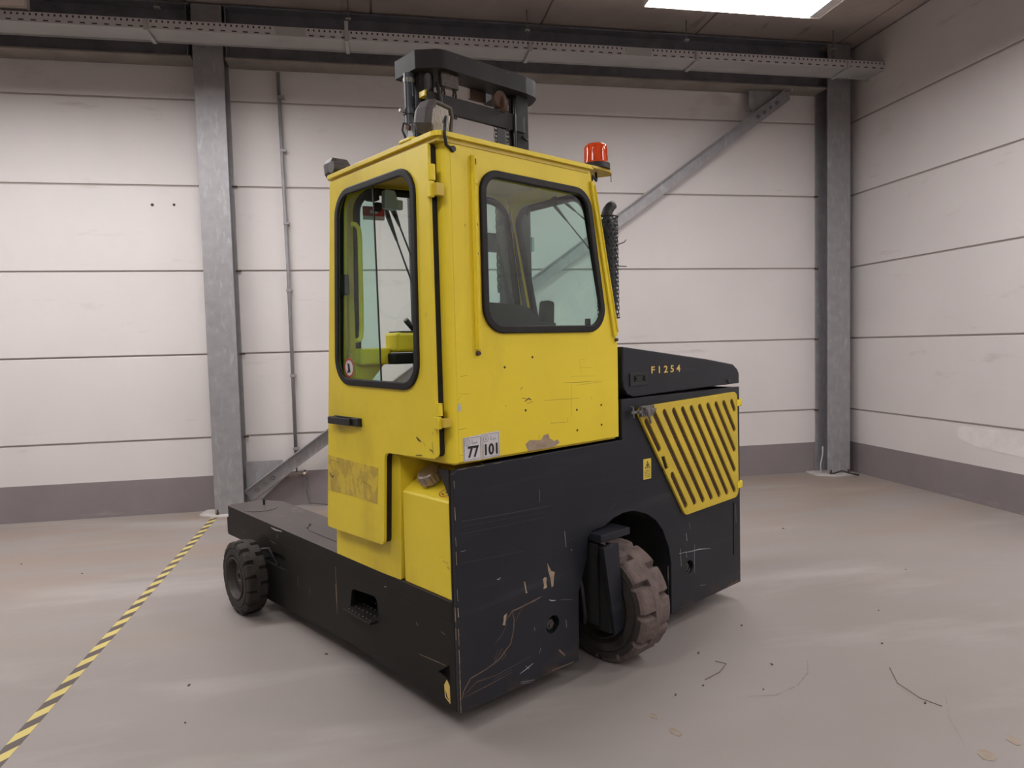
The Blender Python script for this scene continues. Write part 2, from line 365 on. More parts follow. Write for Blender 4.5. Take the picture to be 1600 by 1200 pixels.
# ---- steel columns
def column(name_label, x0, x1, y0, loc_pad):
    t = thing('steel_column', name_label, 'column', ((x0+x1)/2, (y0+YB)/2, 0))
    w2 = (x1-x0)/2; d = (YB-.004-y0)/2
    Box('front_flange', -w2, w2, -d, -d+.018, 0.012, 5.10, 'galv', t, 0.003)
    Box('back_flange', -w2, w2, d-.018, d, 0.012, 5.10, 'galv', t, 0.003)
    Box('web', -.006, .006, -d+.018, d-.018, 0.012, 5.10, 'galvd', t)
    pp = [(-w2-.14, d), (-w2-.16, -d+.02), (-w2+.02, -d-.10), (w2-.02, -d-.13), (w2+.06, -d-.03), (w2+.06, d)]
    if x1 > 5: pp = [(a if a < w2 else w2+.03, b) for a, b in pp]
    Plate('grout_pad', rounded(pp, 0.03), [], fz(0.0), 0.0, 0.014, 'plaster', t, 0.003)
    for s in (-1, 1):
        Lathe('anchor_bolt', [(0, .014), (.025, .014), (.026, .008), (.05, .008)], (s*(w2-.03), -d-.02, 0.013), (0, 0, 1), 'rust', t, 8)
    for k in (1, 2, 3, 4):
        zz = JZ[k+0]
        Box('fixing_clip', (-w2-.02) if x1 > 5 else w2-.02, (-w2+.03) if x1 > 5 else w2+.035, d-.03, d-.018, zz-.012, zz+.006, 'rust', t)
    return t
column('galvanised steel column standing against the back wall left of the truck', -1.722, -1.437, 7.40, 0)
column('galvanised steel column standing in the right-hand corner of the hall', 5.262, 5.56, 7.40, 0)
# ---- cross beam along the wall
t = thing('steel_beam', 'dark steel I-beam running along the top of the back wall', 'beam', (1.9, 7.53, 4.6))
def beamseg(x0, x1):
    Box('bottom_flange', x0, x1, -.13, .125, -.022, -.004, 'grime', t, 0.003)
    Box('top_flange', x0, x1, -.13, .125, .485, .505, 'galvd', t, 0.003)
    Box('web', x0, x1, -.006, .006, -.004, .485, 'galvd', t)
beamseg(-10.8, -3.640); beamseg(-3.325, 3.345)
t.location.x = 1.9
for xx in (-3.325+.02, -3.640-.03): Box('stiffener', xx-.006, xx+.006, -.12, .12, -.004, .485, 'galvd', t)
Lathe('flange_bolt', [(0, .018), (-.014, .018), (-.015, .009), (-.04, .009)], (2.93, -.07, -.022), (0, 0, 1), 'galv', t, 8)
# ---- cable tray
t = thing('cable_tray', 'long perforated zinc cable tray hung across the top of the wall', 'cable tray', (0, 0, 0))
TX0, TX1 = XL+.3, XR-.004
Box('tray_bottom', TX0, TX1, 7.0, 7.25, 4.655, 4.659, 'tray', t)
Box('front_lip', TX0, TX1, 6.997, 7.0, 4.655, 4.745, 'traylip', t)
Box('rear_lip', TX0, TX1, 7.25, 7.253, 4.640, 4.745, 'tray', t)
Box('coupler_plate', 0.02-.90, 0.02-.62, 6.992, 6.997, 4.66, 4.742, 'tray', t)
Box('coupler_plate', 2.62, 2.90, 6.992, 6.997, 4.66, 4.742, 'tray', t)
for i, x in enumerate((-7.6, -5.8, -3.95, -2.02, -0.22, 1.60, 3.42, 5.22)):
    h = 0.0 if i != 4 else .09
    Box('hanger_bracket', x-.018, x+.018, 6.975, 7.27, 4.632, 4.650, 'tray', t, 0.002)
    Box('hook_end', x-.018, x+.018, 6.975, 6.990, 4.650, 4.735+h, 'tray', t, 0.002)
for x in (-7.6, -5.8, -3.95, -1.95, -0.2, 1.60, 3.36, 5.13):
    bm = bmesh.new(); tube(bm, [(x, 7.125, 4.66), (x, 7.125, ZC-.005)], .006, 8); o = link('threaded_rod', bm, 'galvd', t)
    bm = bmesh.new(); box(bm, x-.025, x+.025, 7.105, 7.145, 4.90, 4.915); link('rod_nut', bm, 'tray', t)
Tube('cable', [(TX0+.1, 7.10, 4.675), (-3, 7.08, 4.68), (0, 7.15, 4.675), (3, 7.11, 4.68), (TX1-.1, 7.15, 4.675)], .014, 'cable', t)
Tube('cable', [(TX0+.1, 7.18, 4.675), (-2, 7.19, 4.675), (1, 7.06, 4.675), (4, 7.20, 4.675), (TX1-.1, 7.09, 4.675)], .011, 'cable', t)
# junction box by the tray at far left
t = thing('junction_box', 'pale junction box mounted above the cable tray at the far left', 'junction box', (-3.12, 7.06, 4.78))
Box('body', -.11, .11, -.04, .04, 0, .24, 'white', t, 0.006); Box('cover', -.10, .10, -.052, -.04, .01, .23, 'white', t, 0.004)
# ---- diagonal brace
t = thing('diagonal_brace', 'long galvanised steel brace slanting up across the back wall', 'brace', (0, 0, 0))
A, B = Vector((-1.42, 7.53, .155)), Vector((4.78, 7.53, 4.505))
dd = (B-A).normalized(); nn = Vector((-dd.z, 0, dd.x))
Bar('angle_web', A, B, .010, .130, 'galv', t, 0.002, upv=tuple(nn))
Bar('angle_flange', A+nn*.065+Vector((0, -.03, 0)), B+nn*.065+Vector((0, -.03, 0)), .07, .010, 'galv', t, 0.002, upv=tuple(nn))
for k in range(4):
    for e, s in ((A, 1), (B, -1)):
        p = e+dd*s*(.12+.10*k)
        if s == 1 and k > 2: continue
        Lathe('bolt', [(0, .022), (-.014, .022), (-.015, .011), (-.032, .011)], (p.x, 7.524, p.z), (0, 1, 0), 'galvd', t, 8)
Plate('gusset', [(4.33, 4.38), (4.40, 4.33), (4.86, 4.48), (4.86, 4.572), (4.33, 4.572)], [], fy(7.54), 0, .012, 'galv', t, 0.002)
Plate('gusset', [(-1.432, .10), (-1.30, .10), (-1.02, .35), (-1.06, .52), (-1.432, .52)], [], fy(7.54), 0, .012, 'galv', t, 0.002)
# ---- conduit
t = thing('wall_conduit', 'thin grey vertical conduit pipe clipped to the wall beside the left column', 'pipe', (-.93, 7.62, 0))
Tube('pipe', [(-.02, 0, 4.55), (-.01, 0, 3.5), (0.0, 0, 2.5), (0, 0, .55)], .019, 'galv', t)
for z in (.62, 1.4, 2.3, 3.0, 3.75, 4.3): Box('clip', -.026, .032, -.026, .036, z-.014, z+.014, 'galv', t, 0.002)
Tube('cable', [(0, 0, .56), (.0, -.01, .45), (.0, .0, .37)], .008, 'cable', t)
t = thing('pipe_valve', 'small brass pipe fitting fixed low on the grey painted wall', 'pipe fitting', (-.94, 7.60, .35))
Tube('pipe_body', [(-.12, 0, 0), (-.06, 0, 0), (.06, 0, .005), (.12, 0, .005)], .017, 'chrome', t)
for x in (-.09, .0, .09): Lathe('nut', [(-.012, .026), (.012, .026)], (x, 0, 0), (1, 0, 0), 'chrome', t, 6)
for x in (-.09, .09): Box('bracket', x-.008, x+.008, 0.0, .058, -.03, .03, 'rust', t)
o = Tube('floor_cable', [(-.83, 7.63, .30), (-.84, 7.62, .15), (-.80, 7.58, .03), (-.6, 7.55, .012), (-.2, 7.53, .012), (.3, 7.56, .012)], .008, 'cable'); tag(o, 'thin dark cable dropping from the pipe fitting and lying along the wall foot', 'cable')
# cable stubs at the corner column foot
o = Tube('cable_stub', [(5.30, 7.36, .025), (5.36, 7.28, .07), (5.45, 7.25, .04), (5.53, 7.20, .022)], .009, 'black'); tag(o, 'black cable stub curling over the foot of the corner column', 'cable')
o = Tube('cable_stub', [(5.21, 7.46, .02), (5.215, 7.48, .12), (5.245, 7.48, .25), (5.252, 7.49, .34)], .008, 'wht'); tag(o, 'pale cable rising from the floor at the corner column foot', 'cable')

# ---- ceiling lights
def light(x, y, label, grp=None):
    t = thing('ceiling_light', label, 'light', (x, y, 4.35), group=grp)
    L2, W2 = .78, .155
    bm = bmesh.new(); box(bm, -L2, L2, -W2, W2, .012, .022); link('reflector_tray', bm, 'white', t)
    bm = bmesh.new(); box(bm, -L2, L2, -W2-.004, -W2, -.004, .06); link('side_panel', bm, 'white', t)
    bm = bmesh.new(); box(bm, -L2, L2, W2, W2+.004, -.004, .06); link('side_panel', bm, 'white', t)
    for s in (-1, 1):
        bm = bmesh.new(); box(bm, s*L2-.003, s*L2+.003, -W2, W2, -.004, .06); link('end_cap', bm, 'white', t)
    Box('housing', -L2+.05, L2+.10, -.06, .06, .06, .13, 'white', t, 0.006)
    Box('diffuser', -L2+.01, L2-.10, -W2+.01, W2-.01, 0.0, .008, 'tube', t)
    Box('prism_end', L2-.10, L2-.01, -W2+.01, W2-.01, 0.0, .008, 'lens', t)
    for s in (-1, 1): Tube('suspension_rod', [(s*.6, 0, .13), (s*.6, 0, .766)], .005, 'galvd', t, 6)
light(2.95, 5.21, 'bright fluorescent ceiling light near the top edge, right of centre')
g = 'fluorescent ceiling lights out of view'
for (x, y) in ((-1.15, 5.42), (-2.78, 5.42), (-4.41, 5.42), (-7.2, 5.42), (4.5, 3.2), (4.5, 1.2), (-1.6, 1.2), (4.4, -1.9), (.8, -1.9), (2.6, -5.2), (-2.0, -5.2)):
    light(x, y, 'fluorescent ceiling light hanging elsewhere in the hall', g)

# ---- hazard tape
bm = bmesh.new()
P = [(-1.712, 7.36), (-1.665, 5.45), (-1.605, 3.15), (-1.56, 1.4)]
q = [(bm.verts.new((x-.030, y, .0015)), bm.verts.new((x+.030, y, .0015))) for x, y in P]
for a, b in zip(q, q[1:]): bm.faces.new((a[0], a[1], b[1], b[0]))
r = bmesh.ops.extrude_face_region(bm, geom=bm.faces[:])
for v in r['geom']:
    if isinstance(v, bmesh.types.BMVert): v.co.z = 0.0002
o = link('hazard_tape', bm, 'tape'); tag(o, 'yellow and black striped floor marking tape left of the truck', 'floor tape')

# ---- floor debris and stains
def blob(name, x, y, r, m, label, cat, group=None, asp=1.0, rot=0.0, h=0.002):
    bm = bmesh.new(); n = 9; pts = []
    for k in range(n):
        a = 2*PI*k/n; q = r*(0.75+.5*random.random()); px, py = q*math.cos(a), q*asp*math.sin(a)
        pts.append((x+px*math.cos(rot)-py*math.sin(rot), y+px*math.sin(rot)+py*math.cos(rot)))
    plate(bm, pts, [], fz(0), 0.0004, h); o = link(name, bm, m); tag(o, label, cat, group); return o
for (x, y, r, lab) in ((2.28, 2.235, .050, 'brown mud print near the bottom right of the floor, left of two'), (2.47, 2.29, .042, 'brown mud print near the bottom right corner of the floor, rightmost'),
                  (1.17, 2.66, .040, 'brown mud print on the floor below the truck flank, lower'), (1.13, 2.80, .026, 'brown mud print on the floor below the truck flank, upper')):
    blob('mud_print', x, y, r, 'stain', lab, 'stain', None, .55, random.random()*3)
for (x, y) in ((1.463, 3.0), (1.60, 3.33), (1.90, 3.12), (1.72, 2.90), (2.35, 2.62), (1.30, 2.95), (-.92, 3.23), (1.16, 3.50), (1.25, 3.55), (2.9, 3.6), (-.35, 3.8), (-.2, 3.95),
               (-2.9, 6.1), (-2.3, 5.7), (3.4, 5.4), (2.0, 3.6), (2.6, 3.2), (1.0, 2.4), (-1.0, 3.6), (3.6, 4.2)):
    blob('debris_crumb', x, y, .004+.006*random.random(), 'debris', 'small dark crumb of dirt lying on the concrete floor', 'debris', 'dirt crumbs on the concrete floor', .5, random.random()*3, .006)
for pts, lab in (([(1.50, 3.05, .004), (1.60, 3.10, .006), (1.68, 3.18, .004), (1.64, 3.22, .004)], 'thin dark dry stalk on the floor, nearer the truck'),
                 ([(2.44, 2.95, .004), (2.36, 2.80, .006), (2.36, 2.66, .004), (2.40, 2.58, .003)], 'thin dark dry stalk on the floor, farther right')):
    o = Tube('dry_stalk', pts, .0016, 'debris', n=5); tag(o, lab, 'debris')

M['scuff'] = mat('tyre_scuff_mark', (0.215, 0.185, 0.172), 0.6, col2=(0.28, 0.245, 0.23), scale=(30, 30, 1), lo=0.4, hi=0.6)
for pts, w_, lab in (([(1.62, 2.86), (1.75, 2.84), (1.90, 2.90), (2.02, 3.00), (2.10, 3.12)], .010, 'faint curved tyre scuff on the floor beyond the mud prints'),
                 ([(2.25, 2.30), (2.36, 2.50), (2.46, 2.62), (2.50, 2.68)], .004, 'thin dark scratch on the floor near the bottom right')):
    bm = bmesh.new(); q = []
    for i, p in enumerate(pts):
        a = Vector(pts[max(i-1, 0)]); b = Vector(pts[min(i+1, len(pts)-1)]); d = (b-a).normalized(); e = w_*.5*(.4 if i in (0, len(pts)-1) else 1)
        q.append((bm.verts.new((p[0]-d.y*e, p[1]+d.x*e, .0012)), bm.verts.new((p[0]+d.y*e, p[1]-d.x*e, .0012))))
    for a, b in zip(q, q[1:]): bm.faces.new((a[0], a[1], b[1], b[0]))
    o = link('scuff_mark', bm, 'scuff'); tag(o, lab, 'scuff mark')

# ================================================================== TRUCK
# local frame: x along the right flank (away), y along the deck arms (away left), origin under the near corner
T = thing('sideloader_truck', 'yellow and black four-wheel sideloader forklift truck parked on the floor', 'forklift', (0.276, 2.830, 0), math.atan2(.516, .857))
def Tp(name, *a, **k): return Box(name, *a, parent=T, **k)
# ---- right flank skirt with wheel arch
arch = [(.741, .091), (.748, .434), (.775, .50), (.812, .595), (.822, .690), (.850, .717), (.950, .724), (1.02, .752), (1.10, .765), (1.187, .762), (1.297, .724), (1.38, .675), (1.44, .61), (1.497, .497), (1.517, .40), (1.515, .105)]
outl = [(0, .10), (.741, .091)]+arch[1:-1]+[(1.515, .105), (2.265, .108), (2.265, 1.362), (1.10, 1.362), (1.10, 1.150), (.02, 1.145), (0, 1.125)]
circ = lambda x, z, r, n=16: [(x+r*math.cos(2*PI*k/n), z+r*math.sin(2*PI*k/n)) for k in range(n)]
flank = Plate('flank_panel', outl, [circ(.564, .324, .043), circ(1.696, .336, .040), [(2.176, .30), (2.186, .30), (2.190, .635), (2.180, .635)]], fy(0), 0, .022, 'dark', T, 0.003)
for (x, z, r) in ((.564, .324, .043), (1.696, .336, .040)):
    bm = bmesh.new(); lathe(bm, [(.022, r), (.05, r), (.051, r*.2)], (x, 0, z), (0, 1, 0), 18, cap=False); link('bolt_recess', bm, 'void', T)
    Lathe('recessed_bolt', [(.05, .026), (.020, .026), (.018, .012), (.012, .012)], (x, 0, z-.004), (0, 1, 0), 'grey', T, 6)
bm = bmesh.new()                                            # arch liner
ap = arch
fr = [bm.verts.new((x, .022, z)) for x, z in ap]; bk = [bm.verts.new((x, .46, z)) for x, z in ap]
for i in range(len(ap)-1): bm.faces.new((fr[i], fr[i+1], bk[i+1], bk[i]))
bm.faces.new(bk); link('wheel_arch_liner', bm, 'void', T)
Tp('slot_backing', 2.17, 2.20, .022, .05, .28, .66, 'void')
# ---- left side plate (plane x = 0)
lp = [(0, .10), (.95, .116), (1.22, .106), (2.095, .066), (2.09, .250), (2.06, .305), (2.02, .322), (1.74, .325), (1.70, .345), (1.70, .375), (1.735, .404), (1.80, .408), (2.35, .375), (2.62, .368), (2.62, .49), (.36, .49), (.30, .567), (.035, .567), (.035, 1.125), (0, 1.125)]
lp[0] = (.0225, .10); lp[-1] = (.0225, 1.125)
step_hole = rounded([(.645, .325), (.93, .305), (.905, .418), (.66, .436)], [.01, .01, .03, .03], 4)
tri_hole = [(.150, .235), (.067, .291), (.062, .214)]
lp2 = [(.0225, .10), (.95, .116), (1.22, .106), (2.095, .066), (2.09, .250), (2.06, .305), (2.02, .322), (1.74, .325), (1.70, .345), (1.70, .375), (1.735, .404), (1.80, .408), (2.35, .375), (2.69, .368), (2.705, .39), (2.705, .49), (.0225, .49)]
Plate('side_panel', lp2, [step_hole, tri_hole], fx(0), 0, .018, 'side', T, 0.003)
Tp('corner_post', 0, .05, .0225, .036, .4905, 1.125, 'side', bevel=.002)
Plate('corner_gusset', [(.037, 1.02), (.10, 1.12), (.10, 1.14), (.037, 1.14)], [], fx(0.004), 0, .012, 'black', T)
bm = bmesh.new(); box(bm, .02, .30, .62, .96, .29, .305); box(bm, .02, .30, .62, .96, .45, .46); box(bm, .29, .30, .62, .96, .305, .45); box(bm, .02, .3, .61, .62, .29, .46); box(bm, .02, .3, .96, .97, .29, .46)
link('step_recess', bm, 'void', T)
sp = Plate('step_tread', [(-.045, .655), (.28, .65), (.28, .925), (-.045, .935)], [], fz(.308), 0, .012, 'side', T, .003)
bm = bmesh.new()
for i in range(7):
    for j in range(6):
        lathe(bm, [(0, .005), (.004, .003)], (-.03+.045*j+random.random()*.006, .68+.036*i, .320), (0, 0, 1), 6)
o = link('tread_studs', bm, 'deck', sp, kind='stuff')
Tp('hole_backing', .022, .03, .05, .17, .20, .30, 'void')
Plate('corner_sticker', [(.067, .122), (.104, .140), (.108, .193), (.088, .222), (.068, .20)], [], fx(0), -.0015, 0, 'gold', T)
Plate('corner_sticker_mark', [(.075, .135), (.096, .145), (.098, .17), (.088, .15)], [], fx(0), -.0025, -.001, 'ink', T)
# ---- deck arm (left) and right arm
dk = rounded([(0, .036), (.34, .036), (.335, 2.52), (.22, 2.70), (.03, 2.70), (0, 2.62)], [0, 0, .05, .03, .04, .04], 4)
dka = rounded([(0, .0365), (.34, .0365), (.335, 2.52), (.24, 2.69), (.03, 2.705), (0, 2.68)], [0, 0, .05, .03, .02, .02], 4)
Plate('deck', dka, [], fz(0), .4905, .574, 'deck', T, .010, seg=3)
for P_ in [o_ for o_ in (bpy.data.objects['deck'],)]:
    P_.data.materials.append(M['side'])
    for f_ in P_.data.polygons:
        if abs(f_.normal.z) < .5: f_.material_index = 1
Tp('tip_plate', .05, .22, 2.66, 2.68, .40, .49, 'side')
Lathe('deck_cover', [(0, .112), (.003, .112), (.0035, .106)], (.135, 2.42, .574), (0, 0, 1), 'deck', T, 36)
Lathe('stake_pin', [(0, .008), (.035, .008)], (.19, 2.50, .577), (0, 0, 1), 'black', T, 10)
Plate('deck_hatch', rounded([(.10, 1.10), (.30, 1.10), (.30, 1.62), (.10, 1.62)], .01, 3), [], fz(.5742), 0, .0035, 'deck', T, .001)
for a in ((.15, 1.70), (.17, 1.73), (.12, 1.66)): Lathe('deck_bolt', [(0, .006), (.004, .006)], (a[0], a[1], .5741), (0, 0, 1), 'void', T, 8)
Tp('arm_inner_wall', .30, .318, 1.0, 2.62, .12, .49, 'side')
Tp('slot_dark_box', .03, .298, 1.66, 2.03, .12, .488, 'void')  # added black box so the side panel slot stays dark inside
Tp('well_dark_box', .12, .298, 2.031, 2.60, .16, .488, 'void')  # second added black box, darkens the well behind the front wheel
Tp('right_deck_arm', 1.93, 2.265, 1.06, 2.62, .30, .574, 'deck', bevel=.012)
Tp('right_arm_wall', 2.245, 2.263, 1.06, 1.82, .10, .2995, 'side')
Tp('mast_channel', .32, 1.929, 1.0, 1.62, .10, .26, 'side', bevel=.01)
Tp('chassis_core', .42, 2.24, .475, .999, .13, 1.12, 'void')  # chassis and engine boxes are black filler keeping the wheel arch dark
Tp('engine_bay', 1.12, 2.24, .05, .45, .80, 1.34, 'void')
Tp('engine_side', 1.104, 2.262, 1.0, 1.02, .262, 1.36, 'dark')
Tp('engine_end', 2.243, 2.262, .023, .998, .12, 1.36, 'dark')
Tp('engine_divider', 1.083, 1.102, .024, .99, 1.16, 1.36, 'black')
# ---- fuel tank
tk = bmesh.new()
pr = [(0.006, .576), (0.006, .995), (.012, 1.004), (.11, 1.066), (.18, 1.10), (.36, 1.10), (.36, .576)]
f0 = [tk.verts.new((x, .041, z)) for x, z in pr]; f1 = [tk.verts.new((x, .405, z)) for x, z in pr]
tk.faces.new(f0); tk.faces.new(f1)
for i in range(len(pr)): tk.faces.new((f0[i], f0[(i+1) % len(pr)], f1[(i+1) % len(pr)], f1[i]))
tank = link('fuel_tank', tk, 'yellow', T, .008, seg=3)
nv = Vector((-.53, 0, .85)).normalized()
cap = Lathe('filler_cap', [(-.02, .034), (.012, .036), (.012, .054), (.058, .054), (.063, .046), (.063, .012), (.0635, .0)], (.085, .262, 1.052), nv, 'chrome', tank, 20, bevel=.002)
bm = bmesh.new()
for k in range(10):
    a = 2*PI*k/10; s, t_ = frame_of(nv); p = Vector((.085, .262, 1.052))+nv*.030+(s*math.cos(a)+t_*math.sin(a))*.054
    lathe(bm, [(-.016, .006), (.022, .006)], p, nv, 6)
link('cap_grip', bm, 'chrome', cap)
def on_slope(s, y, h=.0): # s = distance down slope from upper edge
    a = Vector((.11, 0, 1.066)); b = Vector((.012, 0, 1.004)); d = (b-a).normalized(); p = a+d*s; p.y = y; return p+nv*h
bm = bmesh.new(); r1 = []; r2_ = []
for k in range(24):
    a = 2*PI*k/24
    r1.append(bm.verts.new(on_slope(.080+.024*math.sin(a), .118+.034*math.cos(a), .0022))); r2_.append(bm.verts.new(on_slope(.080+.020*math.sin(a), .118+.029*math.cos(a), .0022)))
for k in range(24): bm.faces.new((r1[k], r1[(k+1) % 24], r2_[(k+1) % 24], r2_[k]))
link('fuel_symbol', bm, 'red', tank)
bm = bmesh.new(); bm.faces.new([bm.verts.new(on_slope(.070+.009*math.sin(a), .112+.008*math.cos(a), .0022)) for a in [2*PI*k/8 for k in range(8)]])
bm.faces.new([bm.verts.new(on_slope(s, y, .0022)) for s, y in ((.084, .132), (.088, .112), (.093, .112), (.089, .134))])
link('fuel_symbol_drop', bm, 'ink', tank)
# ---- lower cab box
lower = Plate('cab_lower_body', rounded([(.425, .578), (1.055, .562), (1.02, 1.15), (.40, 1.165)], [.012, .0, 0, .03], 4), [], fx(.0005), 0, .50, 'yellow', T, .006)
# ---- cab shell
cab = bpy.data.objects.new('cab', None)
ZR = 2.503
bw_o = rounded([(.195, 2.395), (.862, 2.392), (.975, 1.728), (.195, 1.722)], [.085, .10, .10, .10], 8)
bw_c = rounded([(.180, 2.410), (.872, 2.407), (.992, 1.712), (.180, 1.708)], [.10, .115, .115, .115], 8)
rear = Plate('cab_rear_wall', [(.032, 1.170), (1.075, 1.170), (1.078, 1.642), (.890, ZR), (.032, ZR)], [bw_o], fy(0), 0, .018, 'yellow', T, .004)
bm = bmesh.new(); rr = .032; vs0 = []; vs1 = []
for k in range(9):
    a = PI+PI/2*k/8; x, y = .032+rr*math.cos(a), .032+rr*math.sin(a)
    vs0.append(bm.verts.new((x, y, 1.170))); vs1.append(bm.verts.new((x, y, ZR)))
for k in range(8):
    f = bm.faces.new((vs0[k], vs0[k+1], vs1[k+1], vs1[k])); f.smooth = True
link('cab_corner', bm, 'yellow', T)
dw_o = rounded([(.148, 2.405), (.818, 2.412), (.885, 1.500), (.165, 1.485)], [.11, .13, .12, .11], 8)
dw_c = rounded([(.135, 2.420), (.828, 2.428), (.897, 1.484), (.150, 1.470)], [.125, .14, .13, .125], 8)
dw_big = rounded([(.12, 2.43), (.83, 2.43), (.91, 1.46), (.12, 1.45)], .10, 6)
Plate('cab_left_wall', [(.032, 1.170), (1.005, 1.170), (.880, ZR), (.032, ZR)], [dw_big], fx(0), 0, .018, 'yellow', T, .003)
Plate('cab_floor', [(.02, .02), (1.07, .02), (1.06, .60), (.02, .99)], [], fz(1.160), 0, .010, 'yellow', T)
# lining pieces between front corner posts
A0, A1 = Vector((.010, .990, 1.172)), Vector((.010, .880, ZR))
B0, B1 = Vector((1.07, .600, 1.172)), Vector((.905, .632, ZR))
C0, C1 = Vector((1.072, .020, 1.172)), Vector((.885, .020, ZR))
Bm = Vector((1.062, .602, 1.642)); Cm = Vector((1.070, .020, 1.642))
def vlerp(a, b, t): return a+(b-a)*t
def wall_fn(P0_, P1_, Q0_, Q1_, nrm, Pm=None, Qm=None):
    def pick(lo, hi, mid, z):
        if mid is None: return vlerp(lo, hi, (z-1.172)/(ZR-1.172))
        if z < 1.642: return vlerp(lo, mid, (z-1.172)/(1.642-1.172))
        return vlerp(mid, hi, (z-1.642)/(ZR-1.642))
    def fn(s, z, d):
        p = vlerp(pick(P0_, P1_, Pm, z), pick(Q0_, Q1_, Qm, z), s)+Vector(nrm)*d
        return tuple(p)
    return fn
fAB = wall_fn(A0, A1, B0, B1, Vector((.32, .95, 0)).normalized())
fBC = wall_fn(B0, B1, C0, C1, Vector((.97, 0, .2)).normalized(), Bm, Cm)
def densify(lp, n=5):
    o = []
    for i in range(len(lp)):
        a, b = lp[i], lp[(i+1) % len(lp)]
        for k in range(n): o.append((a[0]+(b[0]-a[0])*k/n, a[1]+(b[1]-a[1])*k/n))
    return o
def sround(pts, r, sx):     # rounding in metric space for (s,z) coordinates
    return [(a/sx, b) for a, b in rounded([(a*sx, b) for a, b in pts], r, 6)]
ab_h = sround([(.085, 2.462), (.978, 2.462), (.978, 1.33), (.085, 1.33)], .11, .98)
bc_h = sround([(.07, 2.40), (.93, 2.40), (.93, 1.68), (.07, 1.68)], .10, .62)
Plate('cab_front_wall', [(0, 1.172), (1, 1.172), (1, ZR), (0, ZR)], [ab_h], fAB, 0, .018, 'yellow', T)
Plate('cab_right_wall', [(0, 1.172), (1, 1.172), (1, 1.642), (1, ZR), (0, ZR), (0, 1.642)], [bc_h], fBC, 0, .018, 'yellow', T)
def glass_fill(name, lp, fn, d, m, par):
    bm = bmesh.new(); bm.faces.new([bm.verts.new(fn(a, b, d)) for a, b in lp]); return link(name, bm, m, par)
def sealed(prefix, lp, fn, d, r, par, nrm):
    bm = bmesh.new(); tube(bm, [fn(a, b, d) for a, b in lp], r, 8, True, flat=nrm); return link(prefix, bm, 'seal', par)
rw = glass_fill('rear_window', [(a, b) for a, b in bw_o], fy(0), .006, 'g_rear', T)
def ring(name, c_in, c_out, fn, d0, d1, m, par, bevel=.004):
    bm = bmesh.new(); plate(bm, c_out, [c_in], fn, d0, d1); return link(name, bm, m, par, bevel)
def shrink(lp, k):
    cx = sum(p[0] for p in lp)/len(lp); cy = sum(p[1] for p in lp)/len(lp)
    out = []
    for i in range(len(lp)):
        a = Vector(lp[i-1]); b = Vector(lp[(i+1) % len(lp)]); p = Vector(lp[i]); t_ = (b-a).normalized(); n = Vector((-t_.y, t_.x))
        if n.dot(Vector((cx, cy))-p) < 0: n = -n
        out.append(tuple(p+n*k))
    return out
bw_n = shrink(bw_c, .034)
ring('window_seal', bw_n, bw_c, fy(0), -.014, .004, 'seal', rw, .006)
wm = 'g_front'
ws = glass_fill('windscreen', ab_h, fAB, .006, wm, T)
sealed('window_seal', ab_h, fAB, .006, .020, ws, (.32, .95, 0))
sw = glass_fill('side_window', bc_h, fBC, .006, wm, T)
sealed('window_seal', bc_h, fBC, .006, .020, sw, (.97, 0, .2))
# drip rails on the rear wall
bm = bmesh.new(); bar(bm, (.152, -.007, 2.455), (.150, -.007, 1.640), .026, .014, (0, 1, 0)); bar(bm, (.142, -.017, 2.45), (.141, -.017, 1.650), .005, .016, (0, 1, 0)); link('drip_rail', bm, 'yellow', T, .003)
bm = bmesh.new(); bar(bm, (.893, -.007, 2.45), (1.052, -.007, 1.69), .026, .014, (0, 1, 0)); bar(bm, (.905, -.013, 2.43), (1.062, -.013, 1.71), .006, .016, (0, 1, 0)); link('drip_rail', bm, 'yellow', T, .003)
Lathe('rail_screw', [(0, .010), (-.016, .009)], (.148, 0, 1.625), (0, 1, 0), 'rust', T, 8)
Lathe('rail_screw', [(0, .009), (-.014, .008)], (1.060, 0, 1.672), (0, 1, 0), 'rust', T, 8)
for (x, z) in ((.76, 1.335), (.94, 1.345), (.76, 1.235), (.94, 1.245), (.47, 1.60), (.30, 1.56), (.42, 1.36)):
    Lathe('rivet', [(0, .006), (-.002, .005)], (x, 0, z), (0, 1, 0), 'rust', T, 8)
# roof
roof = Plate('cab_roof', rounded([(-.045, -.018), (.905, -.018), (.925, .645), (-.045, .945)], [.04, .02, .03, .03], 4), [], fz(ZR+.001), 0, .020, 'yellow', T, .006)
Plate('roof_gutter', rounded([(-.030, -.004), (.885, -.004), (.90, .630), (-.030, .915)], .02, 3), [], fz(ZR-.017), 0, .0175, 'yellowd', T)
# ---- door
dfn = fx(-.045)
d_out = rounded([(.045, 2.483), (.887, 2.486), (1.057, .728), (.494, .738), (.462, 1.178), (.045, 1.190)], [.01, .01, .015, .03, .035, .03], 5)
door = Plate('cab_door', d_out, [dw_o], dfn, 0, .014, 'yellow', T, .004)
d_in = shrink(d_out, .006)
ring('door_seal', [(a, b) for a, b in dw_big], d_in, fx(-.031), 0.0005, .030, 'seal', door, 0)
ring('window_seal', shrink(dw_c, .034), dw_c, dfn, -.012, .003, 'seal', door, .006)
pane = glass_fill('sliding_pane', [p for p in dw_o if p[0] > .47]+[(.48, 1.492), (.488, 2.408)][::1], fx(-.034), 0, 'g_rear', door) if False else None
pl_ = [p for p in dw_o if p[0] > .48]
